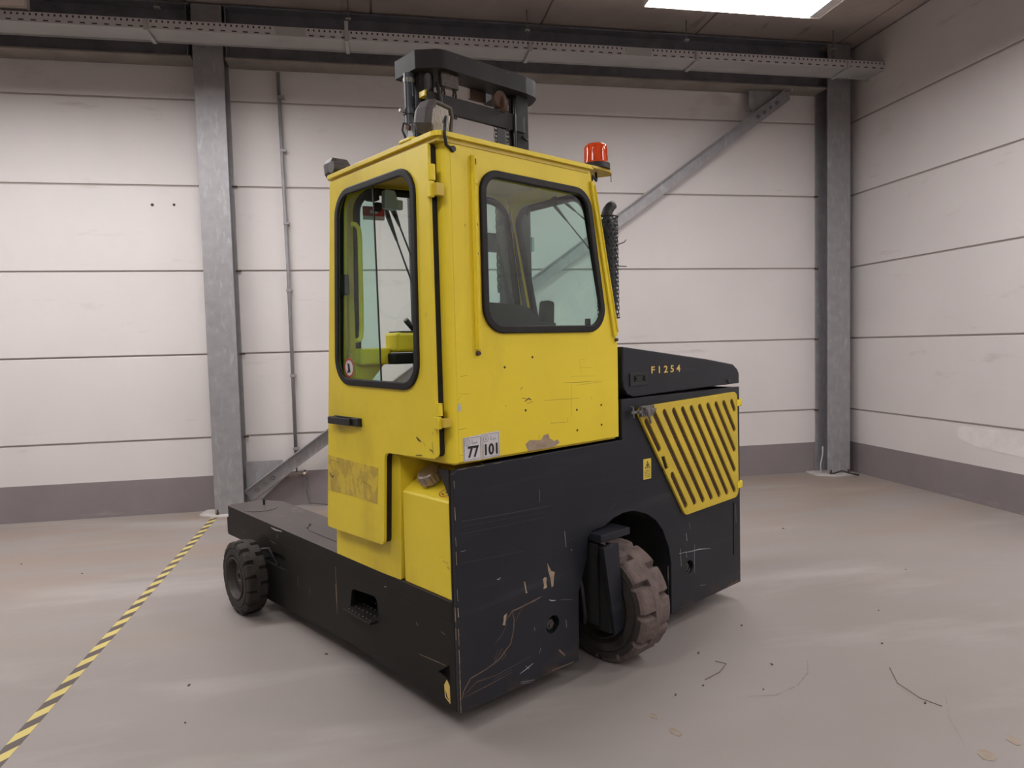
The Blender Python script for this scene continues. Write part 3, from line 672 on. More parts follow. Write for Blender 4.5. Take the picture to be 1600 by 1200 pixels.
# order: loop runs top-right, top-left, bottom-left, bottom-right -> close at the pane's free edge
pane = glass_fill('sliding_pane', [(.495, 2.408)]+pl_+[(.480, 1.493)], fx(-.036), 0, 'g_rear', door)
Bar('pane_edge', (-.036, .495, 2.408), (-.036, .480, 1.493), .006, .006, 'black', door)
def disc(name, c0, c1, r0, r1, fn, d, m, par, n=24):
    bm = bmesh.new()
    o_ = [bm.verts.new(fn(c0+r0*math.cos(2*PI*k/n), c1+r0*math.sin(2*PI*k/n), d)) for k in range(n)]
    if r1 > 0:
        i_ = [bm.verts.new(fn(c0+r1*math.cos(2*PI*k/n), c1+r1*math.sin(2*PI*k/n), d)) for k in range(n)]
        for k in range(n): bm.faces.new((o_[k], o_[(k+1) % n], i_[(k+1) % n], i_[k]))
    else: bm.faces.new(o_)
    return link(name, bm, m, par)
disc('round_sticker', .775, 1.566, .048, 0, fx(-.0375), 0, 'paper', door)
disc('sticker_ring', .775, 1.566, .048, .038, fx(-.0385), 0, 'red', door)
Plate('sticker_figure', [(.760, 1.545), (.795, 1.540), (.785, 1.56), (.79, 1.59), (.77, 1.585), (.765, 1.56)], [], fx(-.039), 0, .0005, 'ink', door)
# handle
h_ = bmesh.new(); box(h_, -.050, -.045, .655, .930, 1.283, 1.325); box(h_, -.080, -.046, .885, .930, 1.285, 1.322); box(h_, -.066, -.046, .660, .730, 1.285, 1.323); bar(h_, (-.074, .72, 1.303), (-.080, .930, 1.303), .012, .034)
link('door_handle', h_, 'black', door, .003)
Lathe('lock_barrel', [(0, .010), (-.014, .010)], (-.046, .935, 1.305), (1, 0, 0), 'chrome', door, 12)
for (z0, z1) in ((2.262, 2.395), (1.318, 1.425)):
    zm = (z0+z1)/2
    hb = Lathe('door_hinge', [(0, .016), ((z1-z0)*.48, .016)], (-.040, .030, zm+.001), (0, 0, 1), 'yellow', T, 12)
    bm = bmesh.new(); box(bm, -.058, -.034, .018, .046, z0, zm-.002); link('hinge_block', bm, 'yellow', hb, .003)
    bm = bmesh.new(); box(bm, -.040, .0, -.0, .026, z0+.006, zm-.01); link('hinge_leaf', bm, 'yellowd', hb, .002)
Plate('parcel_tape', [(1.020, 1.112), (.520, 1.100), (.540, .925), (.80, .93), (1.033, .925)], [], dfn, -.0012, 0, 'tapeold', door)
Plate('seam_weld', [(.044, 2.48), (.056, 2.48), (.056, 1.2), (.044, 1.2)], [], dfn, -.001, 0.0, 'yellow', door)
# ---- stickers on the rear wall
fr_ = fy(0)
def st(name, pts, d, m, par=T): return Plate(name, pts, [], fr_, -d, -d+.0008, m, par)
lab = st('noise_label', [(.056, 1.172), (.155, 1.169), (.155, 1.278), (.056, 1.272)], .0012, 'paper')
lab2 = st('noise_label', [(.159, 1.170), (.259, 1.172), (.259, 1.284), (.159, 1.279)], .0012, 'paper')
for L_, x0, x1, z0, z1, n1, w1, sub in ((lab, .060, .151, 1.176, 1.270, '77', .060, 'pA'), (lab2, .163, .255, 1.176, 1.276, '101', .072, 'WA')):
    ring('label_border', shrink([(x0, z0), (x1, z0), (x1, z1), (x0, z1)], .0022), [(x0, z0), (x1, z0), (x1, z1), (x0, z1)], fr_, -.0024, -.0018, 'inkg', L_, 0)
    text('label_number', n1, fr_, x0+(.020 if n1 == '77' else .010), z0+.008, .050, 'ink', L_, w1, .003, .03)
    disc('label_emblem', x0+.017, z1-.020, .0145, .0125, fr_, -.0026, 'inkg', L_, 20)
    text('label_emblem_sign', '\u03b5' if n1 == '77' else '\u00bb', fr_, x0+.012, z1-.026, .012, 'inkg', L_, .009, .0026)
    text('label_quantity', 'L', fr_, x0+.043, z1-.027, .019, 'inkg', L_, .009, .0026)
    text('label_subscript', sub, fr_, x0+.054, z1-.030, .011, 'inkg', L_, .020, .0026)
# ---- paint damage on the flank and rear wall
def marks(name, segs, m, y=-.0008, par=T, wd=.004):
    bm = bmesh.new()
    for s in segs:
        pts = s[:-1] if isinstance(s[-1], float) else s; w_ = s[-1] if isinstance(s[-1], float) else wd
        P_ = [Vector((p[0], p[1])) for p in pts]; L_, R_ = [], []
        for i, p in enumerate(P_):
            d = (P_[min(i+1, len(P_)-1)]-P_[max(i-1, 0)]).normalized(); n = Vector((-d.y, d.x))
            e = w_*.5*(.4 if i in (0, len(P_)-1) else (.7+.6*random.random()))
            L_.append(bm.verts.new((p.x+n.x*e, y, p.y+n.y*e))); R_.append(bm.verts.new((p.x-n.x*e, y, p.y-n.y*e)))
        for i in range(len(P_)-1): bm.faces.new((L_[i], L_[i+1], R_[i+1], R_[i]))
    o = link(name, bm, m, par); o['kind'] = 'stuff'; return o
marks('flank_scrapes', [
    [(0.492, 0.480), (0.450, 0.474), (0.406, 0.470), (0.350, 0.464), (0.307, 0.462), (0.267, 0.429), .007],
    [(0.307, 0.462), (0.318, 0.42), (0.312, 0.372), (0.294, 0.318), (0.224, 0.268), (0.150, 0.249), (0.060, 0.237), (0.021, 0.195), (0.013, 0.165), .006],
    [(0.394, 0.482), (0.345, 0.436), (0.328, 0.411), .003], [(0.244, 0.313), (0.186, 0.251), .006], [(0.218, 0.316), (0.194, 0.272), .005],
    [(0.250, 0.300), (0.262, 0.270), (0.240, 0.262), .004], [(0.023, 0.167), (0.147, 0.173), (0.297, 0.184), .003],
    [(0.020, 0.176), (0.094, 0.211), (0.203, 0.202), (0.418, 0.219), .003], [(0.184, 0.188), (0.298, 0.196), .003], [(.28, .42), (.24, .37), (.20, .345), .002]], 'scr')
marks('white_scuffs', [
    [(0.344, 0.160), (0.396, 0.172), (0.429, 0.182), .004], [(.38, .185), (.40, .165), .003], [(0.346, 0.120), (0.435, 0.101), .003], [(.35, .112), (.43, .094), .002],
    [(0.222, 0.629), (0.234, .626), (0.244, 0.632), .004], [(0.542, 0.451), (0.56, .442), (0.585, 0.437), .006], [(0.652, 0.324), (0.655, 0.285), .005], [(0.496, 0.984), (0.494, 0.925), .002],
    [(0.656, 0.757), (0.663, 0.677), .005], [(1.667, 0.543), (1.673, 0.497), .007], [(1.608, 0.466), (1.613, 0.360), .005], [(1.751, 0.461), (1.748, 0.40), (1.748, 0.289), .003],
    [(1.589, 0.440), (1.72, .425), (1.80, .42), (1.920, 0.398), .004], [(0.029, 0.795), (0.056, 0.794), .003], [(.48, .24), (.47, .215), .003], [(1.66, .44), (1.67, .40), .006],
    [(1.70, .60), (1.705, .56), .003], [(2.21, .62), (2.215, .50), .003], [(.62, .43), (.70, .41), .002], [(.70, .66), (.705, .65), .006], [(.44, .35), (.445, .33), .003], [(1.80, .20), (1.86, .19), .003]], 'wht')
marks('rail_chips', [[(.155, 2.440), (.156, 2.415), .014], [(.150, 2.335), (.163, 2.333), .006], [(.155, 2.172), (.156, 2.160), .008], [(.156, 2.05), (.157, 2.04), .007]], 'rust', -.0148)
marks('wall_chips', [[(.100, 2.165), (.101, 2.155), .006], [(.055, 1.53), (.09, 1.535), .003], [(.04, 1.46), (.10, 1.455), .002]], 'rust')
marks('light_streaks', [[(0.034, 0.922), (0.3, .908), (0.565, 0.897), .004], [(0.032, 0.868), (0.521, 0.850), .003], [(0.034, 0.744), (0.394, 0.720), .003], [(.05, .90), (.52, .872), .002],
    [(.66, .70), (.72, .71), .003], [(1.0, .80), (1.04, .83), .004]], 'deck')
Plate('bared_patch', [(0.535, 0.628), (0.540, 0.59), (0.554, 0.547), (0.560, 0.505), (0.572, 0.512), (0.576, .55), (0.583, 0.575), (.56, .585)], [], fy(0), -.0009, 0, 'tan', T)
Plate('bared_patch', [(0.503, 0.559), (0.515, .566), (0.529, 0.560), (.524, .54), (0.530, 0.514), (0.506, 0.511), (.51, .53)], [], fy(0), -.0009, 0, 'tan', T)
Plate('bared_patch', [(0.257, 0.455), (0.276, 0.461), (.268, .435), (0.263, 0.410), (0.248, 0.416), (.255, .43)], [], fy(0), -.0010, 0, 'tan', T)
Plate('bared_patch', [(.383, .58), (.390, .575), (.399, .53), (.405, .522), (.393, .52)], [], fy(0), -.0009, 0, 'tan', T)
Plate('bared_patch', [(0.414, 1.205), (.44, 1.222), (0.512, 1.213), (.53, 1.235), (0.560, 1.238), (.57, 1.215), (0.60, 1.20), (.62, 1.205), (.635, 1.19), (0.607, 1.174), (0.510, 1.172), (0.430, 1.172)], [], fy(0), -.0009, 0, 'tan', T)
marks('edge_wear', [[(.004, .56+i*.0), (.006, .52), .012] for i in range(1)]+[[(.003, z), (.005, z-.03-.03*random.random()), .004+.006*random.random()] for z in (1.10, .99, .86, .80, .64, .47, .44, .38, .33, .29, .25, .20, .17, .14)]+
      [[(x, 1.141), (x+.05, 1.1425), .003] for x in (.03, .12, .22, .40)], 'tan')
marks('edge_wear', [[(1.60, .118), (1.72, .120), .006], [(2.10, .118), (2.24, .122), .012], [(.55, .105), (.70, .098), .014], [(.60, .19), (.64, .15), .02]], 'scr')
marks('yellow_paint_scratches', [[(0.397, 1.417), (0.425, 1.413), .006], [(.415, 1.400), (.44, 1.413), (0.457, 1.405), .008], [(.43, 1.39), (0.468, 1.397), .004], [(.39, 1.455), (.405, 1.468), .006],
    [(0.037, 1.200), (.1, 1.201), (0.165, 1.204), .002], [(0.031, 1.309), (0.075, 1.312), .003], [(0.669, 1.472), (.8, 1.468), (0.923, 1.468), .002], [(.72, 1.50), (.90, 1.493), .0015], [(.76, 1.455), (.95, 1.462), .002],
    [(0.538, 1.396), (0.779, 1.391), .002], [(0.577, 1.287), (0.685, 1.280), .003], [(.69, 1.28), (.695, 1.305), .003], [(0.726, 1.463), (0.722, 1.38), (0.717, 1.308), .0015], [(0.785, 1.585), (0.792, 1.506), .0015],
    [(.80, 1.58), (.83, 1.575), .0015], [(.80, 1.54), (.88, 1.535), .0015], [(.30, 1.395), (.302, 1.385), .004], [(.50, 1.24), (.502, 1.20), .003], [(.03, 1.43), (.055, 1.45), .002], [(.86, 1.39), (.87, 1.38), .003]], 'rust')
Plate('bare_metal_chip', [(.034, 1.388), (.048, 1.385), (.052, 1.405), (.043, 1.425), (.036, 1.41)], [], fy(0), -.0012, 0, 'wht', T)
def marksx(name, segs, m, x, par=T):
    bm = bmesh.new()
    for s in segs:
        w_ = s[-1]; P_ = [Vector(p) for p in s[:-1]]; L_, R_ = [], []
        for i, p in enumerate(P_):
            d = (P_[min(i+1, len(P_)-1)]-P_[max(i-1, 0)]).normalized(); n = Vector((-d.y, d.x)); e = w_*.5*(.5 if i in (0, len(P_)-1) else 1)
            L_.append(bm.verts.new((x, p.x+n.x*e, p.y+n.y*e))); R_.append(bm.verts.new((x, p.x-n.x*e, p.y-n.y*e)))
        for i in range(len(P_)-1): bm.faces.new((L_[i], L_[i+1], R_[i+1], R_[i]))
    o = link(name, bm, m, par); o['kind'] = 'stuff'; return o
marksx('side_scuffs', [[(1.077, .497), (1.074, .357), (1.077, .234), .004], [(1.083, .40), (1.080, .30), .006], [(1.559, .331), (1.556, .274), .005], [(1.402, .301), (1.406, .255), .004], [(.296, .268), (.18, .277), (.091, .283), .003],
    [(.58, .51), (.56, .513), .008], [(1.95, .47), (1.86, .462), .004], [(2.4, .45), (2.37, .43), .004], [(.09, .42), (.12, .425), .004], [(.013, .56), (.012, .50), .010], [(.012, .47), (.012, .42), .008], [(.30, .40), (.31, .41), .008]], 'tan', -.0008)
marksx('deck_edge_chip', [[(1.92, .556), (1.86, .553), (1.76, .560), .010], [(1.83, .53), (1.835, .50), .004]], 'wht', -.0008)
marksx('door_chips', [[(.192, 1.272), (.175, 1.262), (.159, 1.255), .010], [(.14, 1.257), (.126, 1.239), .003], [(.094, 1.228), (.072, 1.22), .010], [(.075, 1.26), (.07, 1.21), .004], [(.201, 1.193), (.153, 1.197), .006],
    [(1.01, 1.02), (.98, 1.00), (.96, 1.01), .008], [(1.00, .99), (.985, .93), .004], [(.67, 1.02), (.58, 1.00), .003], [(.07, 1.30), (.071, 1.295), .006], [(.09, 1.80), (.09, 1.78), .004], [(1.0, 1.09), (.90, 1.085), .003]], 'rust', -.0475, door)
marksx('dirt_smear', [[(.06, .735), (.10, .74), .01], [(.07, .72), (.05, .715), .02], [(.09, .755), (.12, .757), .003]], 'yellowd', .0052, tank)

# ---- engine hood
hp = [(1.115, 1.636), (1.913, 1.545), (2.190, 1.506), (2.240, 1.475), (2.262, 1.440), (2.262, 1.384), (1.60, 1.376), (1.20, 1.368), (1.150, 1.385), (1.120, 1.42), (1.110, 1.47)]
hood = Plate('engine_hood', hp, [], fy(0), -.002, 1.0, 'dark', T, .006)
Lathe('hood_bolt', [(0, .012), (-.010, .010)], (2.13, -.002, 1.405), (0, 1, 0), 'grey', hood, 10)
text('fleet_number', 'F 1 2 5 4', fy(-.003), 1.352, 1.484, .040, 'gold', hood, .270, .0015, .02)
hl = ring('hood_latch', [(1.195, 1.445), (1.290, 1.445), (1.290, 1.478), (1.195, 1.478)], [(1.165, 1.425), (1.312, 1.428), (1.310, 1.496), (1.165, 1.495)], fy(-.002), -.007, 0, 'black', hood, .002)
bm = bmesh.new(); box(bm, 1.195, 1.290, -.0035, -.0030, 1.445, 1.478); link('latch_well', bm, 'void', hl)
Plate('latch_paddle', [(1.205, 1.447), (1.280, 1.447), (1.262, 1.462), (1.280, 1.476), (1.205, 1.476), (1.222, 1.462)], [], fy(-.006), -.002, .001, 'black', hl)
# ---- grille door
go = rounded([(1.196, 1.312), (2.214, 1.335), (2.226, .670), (1.640, .655)], [.035, .04, .05, .045], 6)
holes = []
def slot(x0, z0, x1, z1, w_=.0165):
    a = Vector((x0, z0)); b = Vector((x1, z1)); d = (b-a).normalized(); n = Vector((-d.y, d.x)); o = []
    for k in range(7):
        t_ = PI*k/6; o.append(tuple(b-d*w_+ (n*math.cos(t_)+d*math.sin(t_))*w_))
    for k in range(7):
        t_ = PI*k/6; o.append(tuple(a+d*w_+(-n*math.cos(t_)-d*math.sin(t_))*w_))
    return o
SL = [(2.140, 1.290, 2.187, 1.212), (2.048, 1.288, 2.187, 1.088), (1.962, 1.287, 2.185, .960), (1.874, 1.286, 2.184, .835), (1.787, 1.285, 2.182, .705), (1.702, 1.284, 2.094, .703),
      (1.616, 1.284, 2.008, .702), (1.530, 1.283, 1.920, .701), (1.442, 1.282, 1.832, .700), (1.352, 1.278, 1.746, .700), (1.278, 1.245, 1.408, 1.055), (1.508, .922, 1.655, .698)]
def fixslant(a):  # keep every slot parallel
    x0, z0, x1, z1 = a; return a
for a in SL: holes.append(slot(*a))
holes.append([(1.416, 1.022), (1.446, 1.024), (1.480, .952), (1.452, .945)])
gd = Plate('grille_door', go, holes, fy(0), -.016, -.0005, 'grilley', T, .003)
Plate('radiator_mesh', rounded([(1.24, 1.295), (2.20, 1.31), (2.205, .69), (1.66, .675)], .03, 3), [], fy(0), -.0065, -.0035, 'mesh', gd)
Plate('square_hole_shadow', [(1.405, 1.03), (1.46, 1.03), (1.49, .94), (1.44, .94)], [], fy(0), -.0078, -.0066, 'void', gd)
lt = bmesh.new(); box(lt, 1.225, 1.335, -.034, -.017, 1.262, 1.318); box(lt, 1.245, 1.29, -.045, -.034, 1.270, 1.308); box(lt, 1.150, 1.225, -.030, -.020, 1.282, 1.296); box(lt, 1.300, 1.345, -.04, -.030, 1.285, 1.30)
tube(lt, [(1.165, -.012, 1.262), (1.165, -.028, 1.262), (1.160, -.028, 1.318), (1.160, -.012, 1.318)], .005, 6); tube(lt, [(1.255, -.045, 1.30), (1.275, -.05, 1.24), (1.285, -.046, 1.225)], .007, 6)
for q in ((1.24, 1.31), (1.325, 1.31), (1.24, 1.27), (1.325, 1.27)): lathe(lt, [(0, .006), (-.005, .005)], (q[0], -.034, q[1]), (0, 1, 0), 6)
lathe(lt, [(0, .012), (-.012, .010)], (1.205, -.030, 1.289), (0, 1, 0), 8)
link('toggle_latch', lt, 'zinc', gd, .001)
for z in (1.262, .742): 
    bm = bmesh.new(); box(bm, 2.205, 2.262, -.020, -.0165, z-.018, z+.022); tube(bm, [(2.250, -.014, z-.022), (2.250, -.014, z+.026)], .008, 8); link('door_hinge', bm, 'yellow', gd)
# warning sticker
ws_ = Plate('warning_sticker', [(1.274, .914), (1.341, .914), (1.343, 1.024), (1.276, 1.025)], [], fy(0), -.0012, 0, 'warn', T)
ring('warning_triangle', [(1.294, .977), (1.327, .977), (1.3105, 1.006)], [(1.287, .973), (1.334, .973), (1.3105, 1.014)], fy(0), -.0018, -.0013, 'ink', ws_, 0)
Plate('warning_sign', [(1.305, .980), (1.316, .980), (1.318, .996), (1.308, .998)], [], fy(0), -.0018, -.0013, 'ink', ws_)
bm = bmesh.new()
for k in range(5): box(bm, 1.282, 1.334-.006*(k % 2), -.0018, -.0013, .925+.0085*k, .9275+.0085*k)
link('warning_text_lines', bm, 'ink', ws_)

# ---- wheels
def wheel(name, x0, x1, cy, cz, R, mt, outward=-1, n=96, lug=6):
    wd = x1-x0; g = .030*R/.3; bm = bmesh.new()
    near, far = (x0, x1); S = 1
    prof = [(0.10, .56, 0), (0.05, .60, 0), (0.0, .66, 0), (0.0, .79, 0), (0.03, .80, 0), (0.03, .82, 0), (0.0, .84, 0), (0.03, .92, 1), (0.07, .97, 1), (0.12, 1.0, 1), (0.40, 1.0, 1), (0.42, 1.0, 0), (0.58, 1.0, 0), (0.60, 1.0, 2), (.88, 1.0, 2), (.93, .97, 2), (.97, .92, 2), (1.0, .84, 0), (1.0, .70, 0), (.97, .60, 0), (.90, .56, 0)]
    ring_ = []
    for (o, r, gr) in prof:
        row = []
        for k in range(n):
            a = 2*PI*k/n; rr_ = r*R
            ph = k % lug
            if gr == 1 and ph == 0: rr_ -= g
            if gr == 2 and ph == lug//2: rr_ -= g
            if gr and r == 1.0: rr_ -= .004*random.random()
            row.append(bm.verts.new((x0+o*wd, cy+rr_*math.cos(a), cz+rr_*math.sin(a))))
        ring_.append(row)
    nP = len(prof)
    for i in range(nP-1):
        for k in range(n):
            f = bm.faces.new((ring_[i][k], ring_[i][(k+1) % n], ring_[i+1][(k+1) % n], ring_[i+1][k]))
            f.material_index = 0 if 7 <= i <= nP-6 else 1
    link0 = link(name, bm, mt if isinstance(mt, list) else [mt, mt], T)
    d = 1; xo = x0 if outward < 0 else x1; sg = 1 if outward < 0 else -1
    rim = Lathe('wheel_rim', [(sg*.030, .575*R), (-sg*.012, .585*R), (-sg*.014, .555*R), (-sg*.004, .53*R), (sg*.035, .48*R), (sg*.045, .24*R), (sg*.020, .21*R), (sg*.018, .12*R), (sg*.030, .10*R), (sg*.030, .0)], (xo+sg*.012, cy, cz), (1, 0, 0), 'rim', link0, 36)
    for k in range(6):
        a = 2*PI*k/6
        Lathe('wheel_nut', [(0, .016), (-sg*.016, .014)], (xo+sg*.060, cy+.32*R*math.cos(a), cz+.32*R*math.sin(a)), (1, 0, 0), 'grey', link0, 6)
    return link0
wheel('front_wheel', -.178, -.040, 2.10, .231, .230, ['tyred', 'tyrew'], n=90, lug=6)
wheel('front_wheel', 2.02, 2.20, 2.10, .241, .240, ['tyred', 'tyrew'], 1)
wheel('rear_wheel', .945, 1.19, .060, .304, .303, ['tyre', 'tyrew'], n=96, lug=8)
# rear wheel yoke
Plate('steering_yoke', [(-.04, .25), (.24, .25), (.24, .66), (-.04, .66)], [], fx(.838), 0, .012, 'void', T)
bm = bmesh.new()
lo, hi = Vector((.905, -.09, .205)), Vector((.855, -.09, .70))
v = [bm.verts.new(c) for c in ((.880, -.120, .215), (.942, -.120, .230), (.915, -.120, .668), (.800, -.120, .664), (.880, -.100, .215), (.942, -.100, .230), (.915, -.100, .668), (.800, -.100, .664))]
for f in ((0, 1, 2, 3), (7, 6, 5, 4), (0, 4, 5, 1), (1, 5, 6, 2), (2, 6, 7, 3), (3, 7, 4, 0)): bm.faces.new([v[i] for i in f])
link('yoke_leg', bm, 'dark', T, .002)
Tp('yoke_side', .862, .918, -.0995, .16, .22, .64, 'void')
Tp('yoke_arm', .835, 1.06, -.075, .20, .675, .712, 'dark', bevel=.004)
Lathe('wheel_hub', [(-.09, .09), (0, .09), (.0, .05), (.02, .05)], (1.0, .075, .301), (1, 0, 0), 'side', T, 24)
Tube('hydraulic_hose', [(.80, .10, .62), (.79, .02, .45), (.81, .02, .30), (.84, .05, .24)], .012, 'black', T)
Tp('front_axle_bracket', .0005, .30, 2.04, 2.16, .20, .30, 'side')
Tp('rear_brace', .77, .80, .2, .45, .3, .62, 'side')
bm = bmesh.new(); tube(bm, [(-.07, 1.92, .435), (-.03, 1.90, .435), (.02, 1.86, .30)], .006, 6); link('brake_line', bm, 'grey', T)

# ---- beacon
tabp = rounded([(.885, -.020), (1.02, -.014), (1.098, .030), (1.04, .15), (.90, .17)], [.0, .05, .03, .04, 0], 6)
tab = Plate('beacon_shelf', tabp, [], fz(2.512), 0, .012, 'yellowd', T, .003)
bc = Lathe('warning_beacon', [(0, .066), (.012, .066), (.014, .060), (.018, .060), (.030, .058), (.075, .056), (.100, .054), (.108, .045), (.110, .010)], (.975, .035, 2.541), (0, 0, 1), 'beacon', T, 40, smooth=True)
Lathe('beacon_base', [(-.016, .070), (.010, .070), (.011, .05)], (.975, .035, 2.541), (0, 0, 1), 'black', bc, 32)
Lathe('reflector_bulb', [(.012, .022), (.05, .026), (.085, .018)], (.975, .035, 2.541), (0, 0, 1), 'red', bc, 16)
bm = bmesh.new()
for k in range(10):
    a = 2*PI*k/10; tube(bm, [(.975+.0575*math.cos(a), .035+.0575*math.sin(a), 2.565), (.975+.0555*math.cos(a), .035+.0555*math.sin(a), 2.635)], .0035, 5)
link('beacon_ribs', bm, 'beacon', bc)
Tube('beacon_cable', [(.965, .03, 2.51), (.97, .03, 2.475), (.945, .01, 2.462), (.915, .005, 2.48), (.905, .004, 2.45), (.918, .004, 2.40)], .006, 'black', T)
Tube('cable_tie', [(1.070, .02, 2.52), (1.072, .02, 2.475)], .002, 'black', T, 5)

# ---- work lamps
def worklamp(name, loc, rz, s=1.0, tilt=0.0):
    mx = Matrix.Translation(loc) @ Matrix.Rotation(rz, 4, 'Z') @ Matrix.Rotation(tilt, 4, 'X')
    def hexp(wi, hi): return [(-wi, -hi*.45), (-wi*.72, -hi), (wi*.72, -hi), (wi, -hi*.45), (wi, hi*.45), (wi*.72, hi), (-wi*.72, hi), (-wi, hi*.45)]
    bm = bmesh.new(); rows = []
    for (d, k) in ((-.062, 1.0), (-.048, 1.06), (-.030, 1.06), (.030, .92), (.060, .66)):
        rows.append([bm.verts.new(mx @ Vector((a*s*k, d*s, b*s*k))) for a, b in hexp(.085, .072)])
    for a, b in zip(rows, rows[1:]):
        for i in range(8): bm.faces.new((a[i], a[(i+1) % 8], b[(i+1) % 8], b[i]))
    bm.faces.new(rows[-1])
    inn = [bm.verts.new(mx @ Vector((a*s*.82, -.060*s, b*s*.82))) for a, b in hexp(.085, .072)]
    inb = [bm.verts.new(mx @ Vector((a*s*.80, -.046*s, b*s*.80))) for a, b in hexp(.085, .072)]
    for i in range(8): bm.faces.new((rows[0][i], rows[0][(i+1) % 8], inn[(i+1) % 8], inn[i])); bm.faces.new((inn[i], inn[(i+1) % 8], inb[(i+1) % 8], inb[i]))
    o = link(name, bm, 'grey', T, .004)
    bm = bmesh.new(); hp_ = hexp(.085*.80, .072*.80); n = 14; xa = .068
    bm.faces.new([bm.verts.new(mx @ Vector((a*s, -.048*s, b*s))) for a, b in hp_])
    for k in range(n):                                  # ribs of the lens
        x = (-.062+.124*k/(n-1))*s; hh = (.055 if abs(x) < .049*s else .034)*s
        box(bm, x-.0025*s, x+.0025*s, -.054*s, -.048*s, -hh, hh, mx=mx)
    link('lamp_lens', bm, 'lens', o)
    return o, mx
lp_, mx_ = worklamp('work_lamp', (.060, .155, 2.622), math.radians(17), .92, math.radians(10))
Plate('lamp_bracket', [(.175, 2.524), (.235, 2.524), (.215, 2.60), (.195, 2.60)], [], fx(-.02), 0, .006, 'galv', lp_)
Lathe('bracket_bolt', [(-.012, .012), (.010, .012)], (-.02, .205, 2.587), (1, 0, 0), 'rust', lp_, 8)
Plate('lamp_foot', rounded([(-.05, .15), (.09, .15), (.09, .26), (-.05, .26)], .02, 3), [], fz(2.5235), 0, .012, 'yellow', lp_, .003)
Tube('lamp_cable', [(.075, .09, 2.60), (.045, .035, 2.60), (.005, -.012, 2.56), (-.010, -.025, 2.51), (.006, -.014, 2.470), (.035, -.004, 2.462)], .007, 'black', lp_)
Lathe('cable_grommet', [(0, .014), (-.012, .012)], (.045, 0, 2.462), (0, 1, 0), 'black', T, 12)
bm = bmesh.new(); tube(bm, [(-.02, .215, 2.60), (-.02, .25, 2.62), (-.02, .262, 2.59), (-.02, .24, 2.555)], .005, 6); link('bracket_cable', bm, 'black', lp_)
worklamp('work_lamp', (.035, .935, 2.572), math.radians(180), .72, math.radians(12))
Lathe('lamp_pivot', [(-.03, .03), (.03, .03)], (-.01, .875, 2.56), (1, 0, 0), 'grey', T, 16)
worklamp('work_lamp', (.935, .290, 2.565), math.radians(90), .72, math.radians(0))

# ---- exhaust
EX, EY = 1.364, .30
bm = bmesh.new(); nc = 15; r = .063; z0, z1 = 1.80, 2.375; cw = 2*PI*r/nc; rh = cw*.8660; rows = int((z1-z0)/rh)
for j in range(rows):
    for i in range(nc):
        ca = (i+(.5 if j % 2 else 0))*2*PI/nc; cz_ = z0+(j+.5)*rh
        o_ = []; i_ = []
        for k in range(6):
            a = PI/6+PI/3*k
            for R_, lst in ((cw/math.sqrt(3)*1.0, o_), (cw/math.sqrt(3)*.66, i_)):
                da = R_*math.cos(a)/r; lst.append(bm.verts.new((EX+r*math.cos(ca+da), EY+r*math.sin(ca+da), cz_+R_*math.sin(a))))
        for k in range(6): bm.faces.new((o_[k], o_[(k+1) % 6], i_[(k+1) % 6], i_[k]))
ex = Lathe('exhaust_pipe', [(0, .030), (.98, .030)], (EX, EY, 1.40), (0, 0, 1), 'mast', T, 20)
link('heat_guard', bm, 'black', ex, recalc=False)
for z in (1.80, 2.372): 
    bm = bmesh.new(); tube(bm, [(EX+.063*math.cos(2*PI*k/24), EY+.063*math.sin(2*PI*k/24), z) for k in range(24)], .004, 6, True); link('guard_ring', bm, 'black', ex)
Lathe('silencer', [(1.83, .045), (1.86, .050), (2.33, .050), (2.37, .032)], (EX, EY, 0), (0, 0, 1), 'mastb', ex, 20)
Tube('tail_pipe', [(EX, EY, 2.36), (EX, EY, 2.385), (EX+.006, EY-.003, 2.408), (EX+.022, EY-.010, 2.432), (EX+.040, EY-.018, 2.446)], [.032, .032, .031, .029, .026], 'black', ex, 14)
for z, dy in ((2.22, .05), (2.10, 0)): Tube('guard_wire', [(EX+.07, EY-.01, z), (EX+.13, EY-.02, z+.02*(dy > 0)), (EX+.145, EY-.02, z+.035*(dy > 0))], .003, 'black', ex, 5)

# ---- mast
mast = Box('mast_column', .688, .785, 1.13, 1.26, .27, 3.28, 'mast', T, .004)
Box('inner_rail', .790, .812, 1.15, 1.25, .27, 3.10, 'mast', mast, .003)
mast2 = Box('mast_column', 1.385, 1.490, 1.06, 1.24, .27, 3.28, 'mast', T, .004)
Box('inner_rail', 1.340, 1.375, 1.10, 1.22, .27, 3.26, 'mast', mast2, .003)
Lathe('lift_cylinder', [(.30, .032), (3.27, .032)], (.648, 1.19, 0), (0, 0, 1), 'mastb', mast, 24, smooth=False)
Lathe('lift_cylinder', [(.30, .032), (3.27, .032)], (1.535, 1.19, 0), (0, 0, 1), 'mastb', mast2, 24)
Lathe('cylinder_collar', [(3.215, .035), (3.24, .035)], (.648, 1.19, 0), (0, 0, 1), 'zinc', mast, 24)
for mm, x in ((mast, .648),):
    Lathe('pipe_clamp', [(3.03, .041), (3.065, .041)], (x, 1.19, 0), (0, 0, 1), 'mastb', mm, 20); Box('clamp_ear', x-.07, x-.03, 1.18, 1.20, 3.04, 3.055, 'zinc', mm); Box('clamp_ear', x+.03, x+.04, 1.10, 1.16, 3.035, 3.075, 'mastb', mm)
hd = rounded([(.640, 1.33), (.640, 1.105), (.745, 1.0), (1.42, 1.0), (1.54, 1.02), (1.60, 1.14), (1.60, 1.33), (1.33, 1.33), (1.30, 1.16), (.92, 1.16), (.89, 1.33)], [.01, .02, .10, .05, .10, .05, .02, .02, .04, .04, .02], 5)
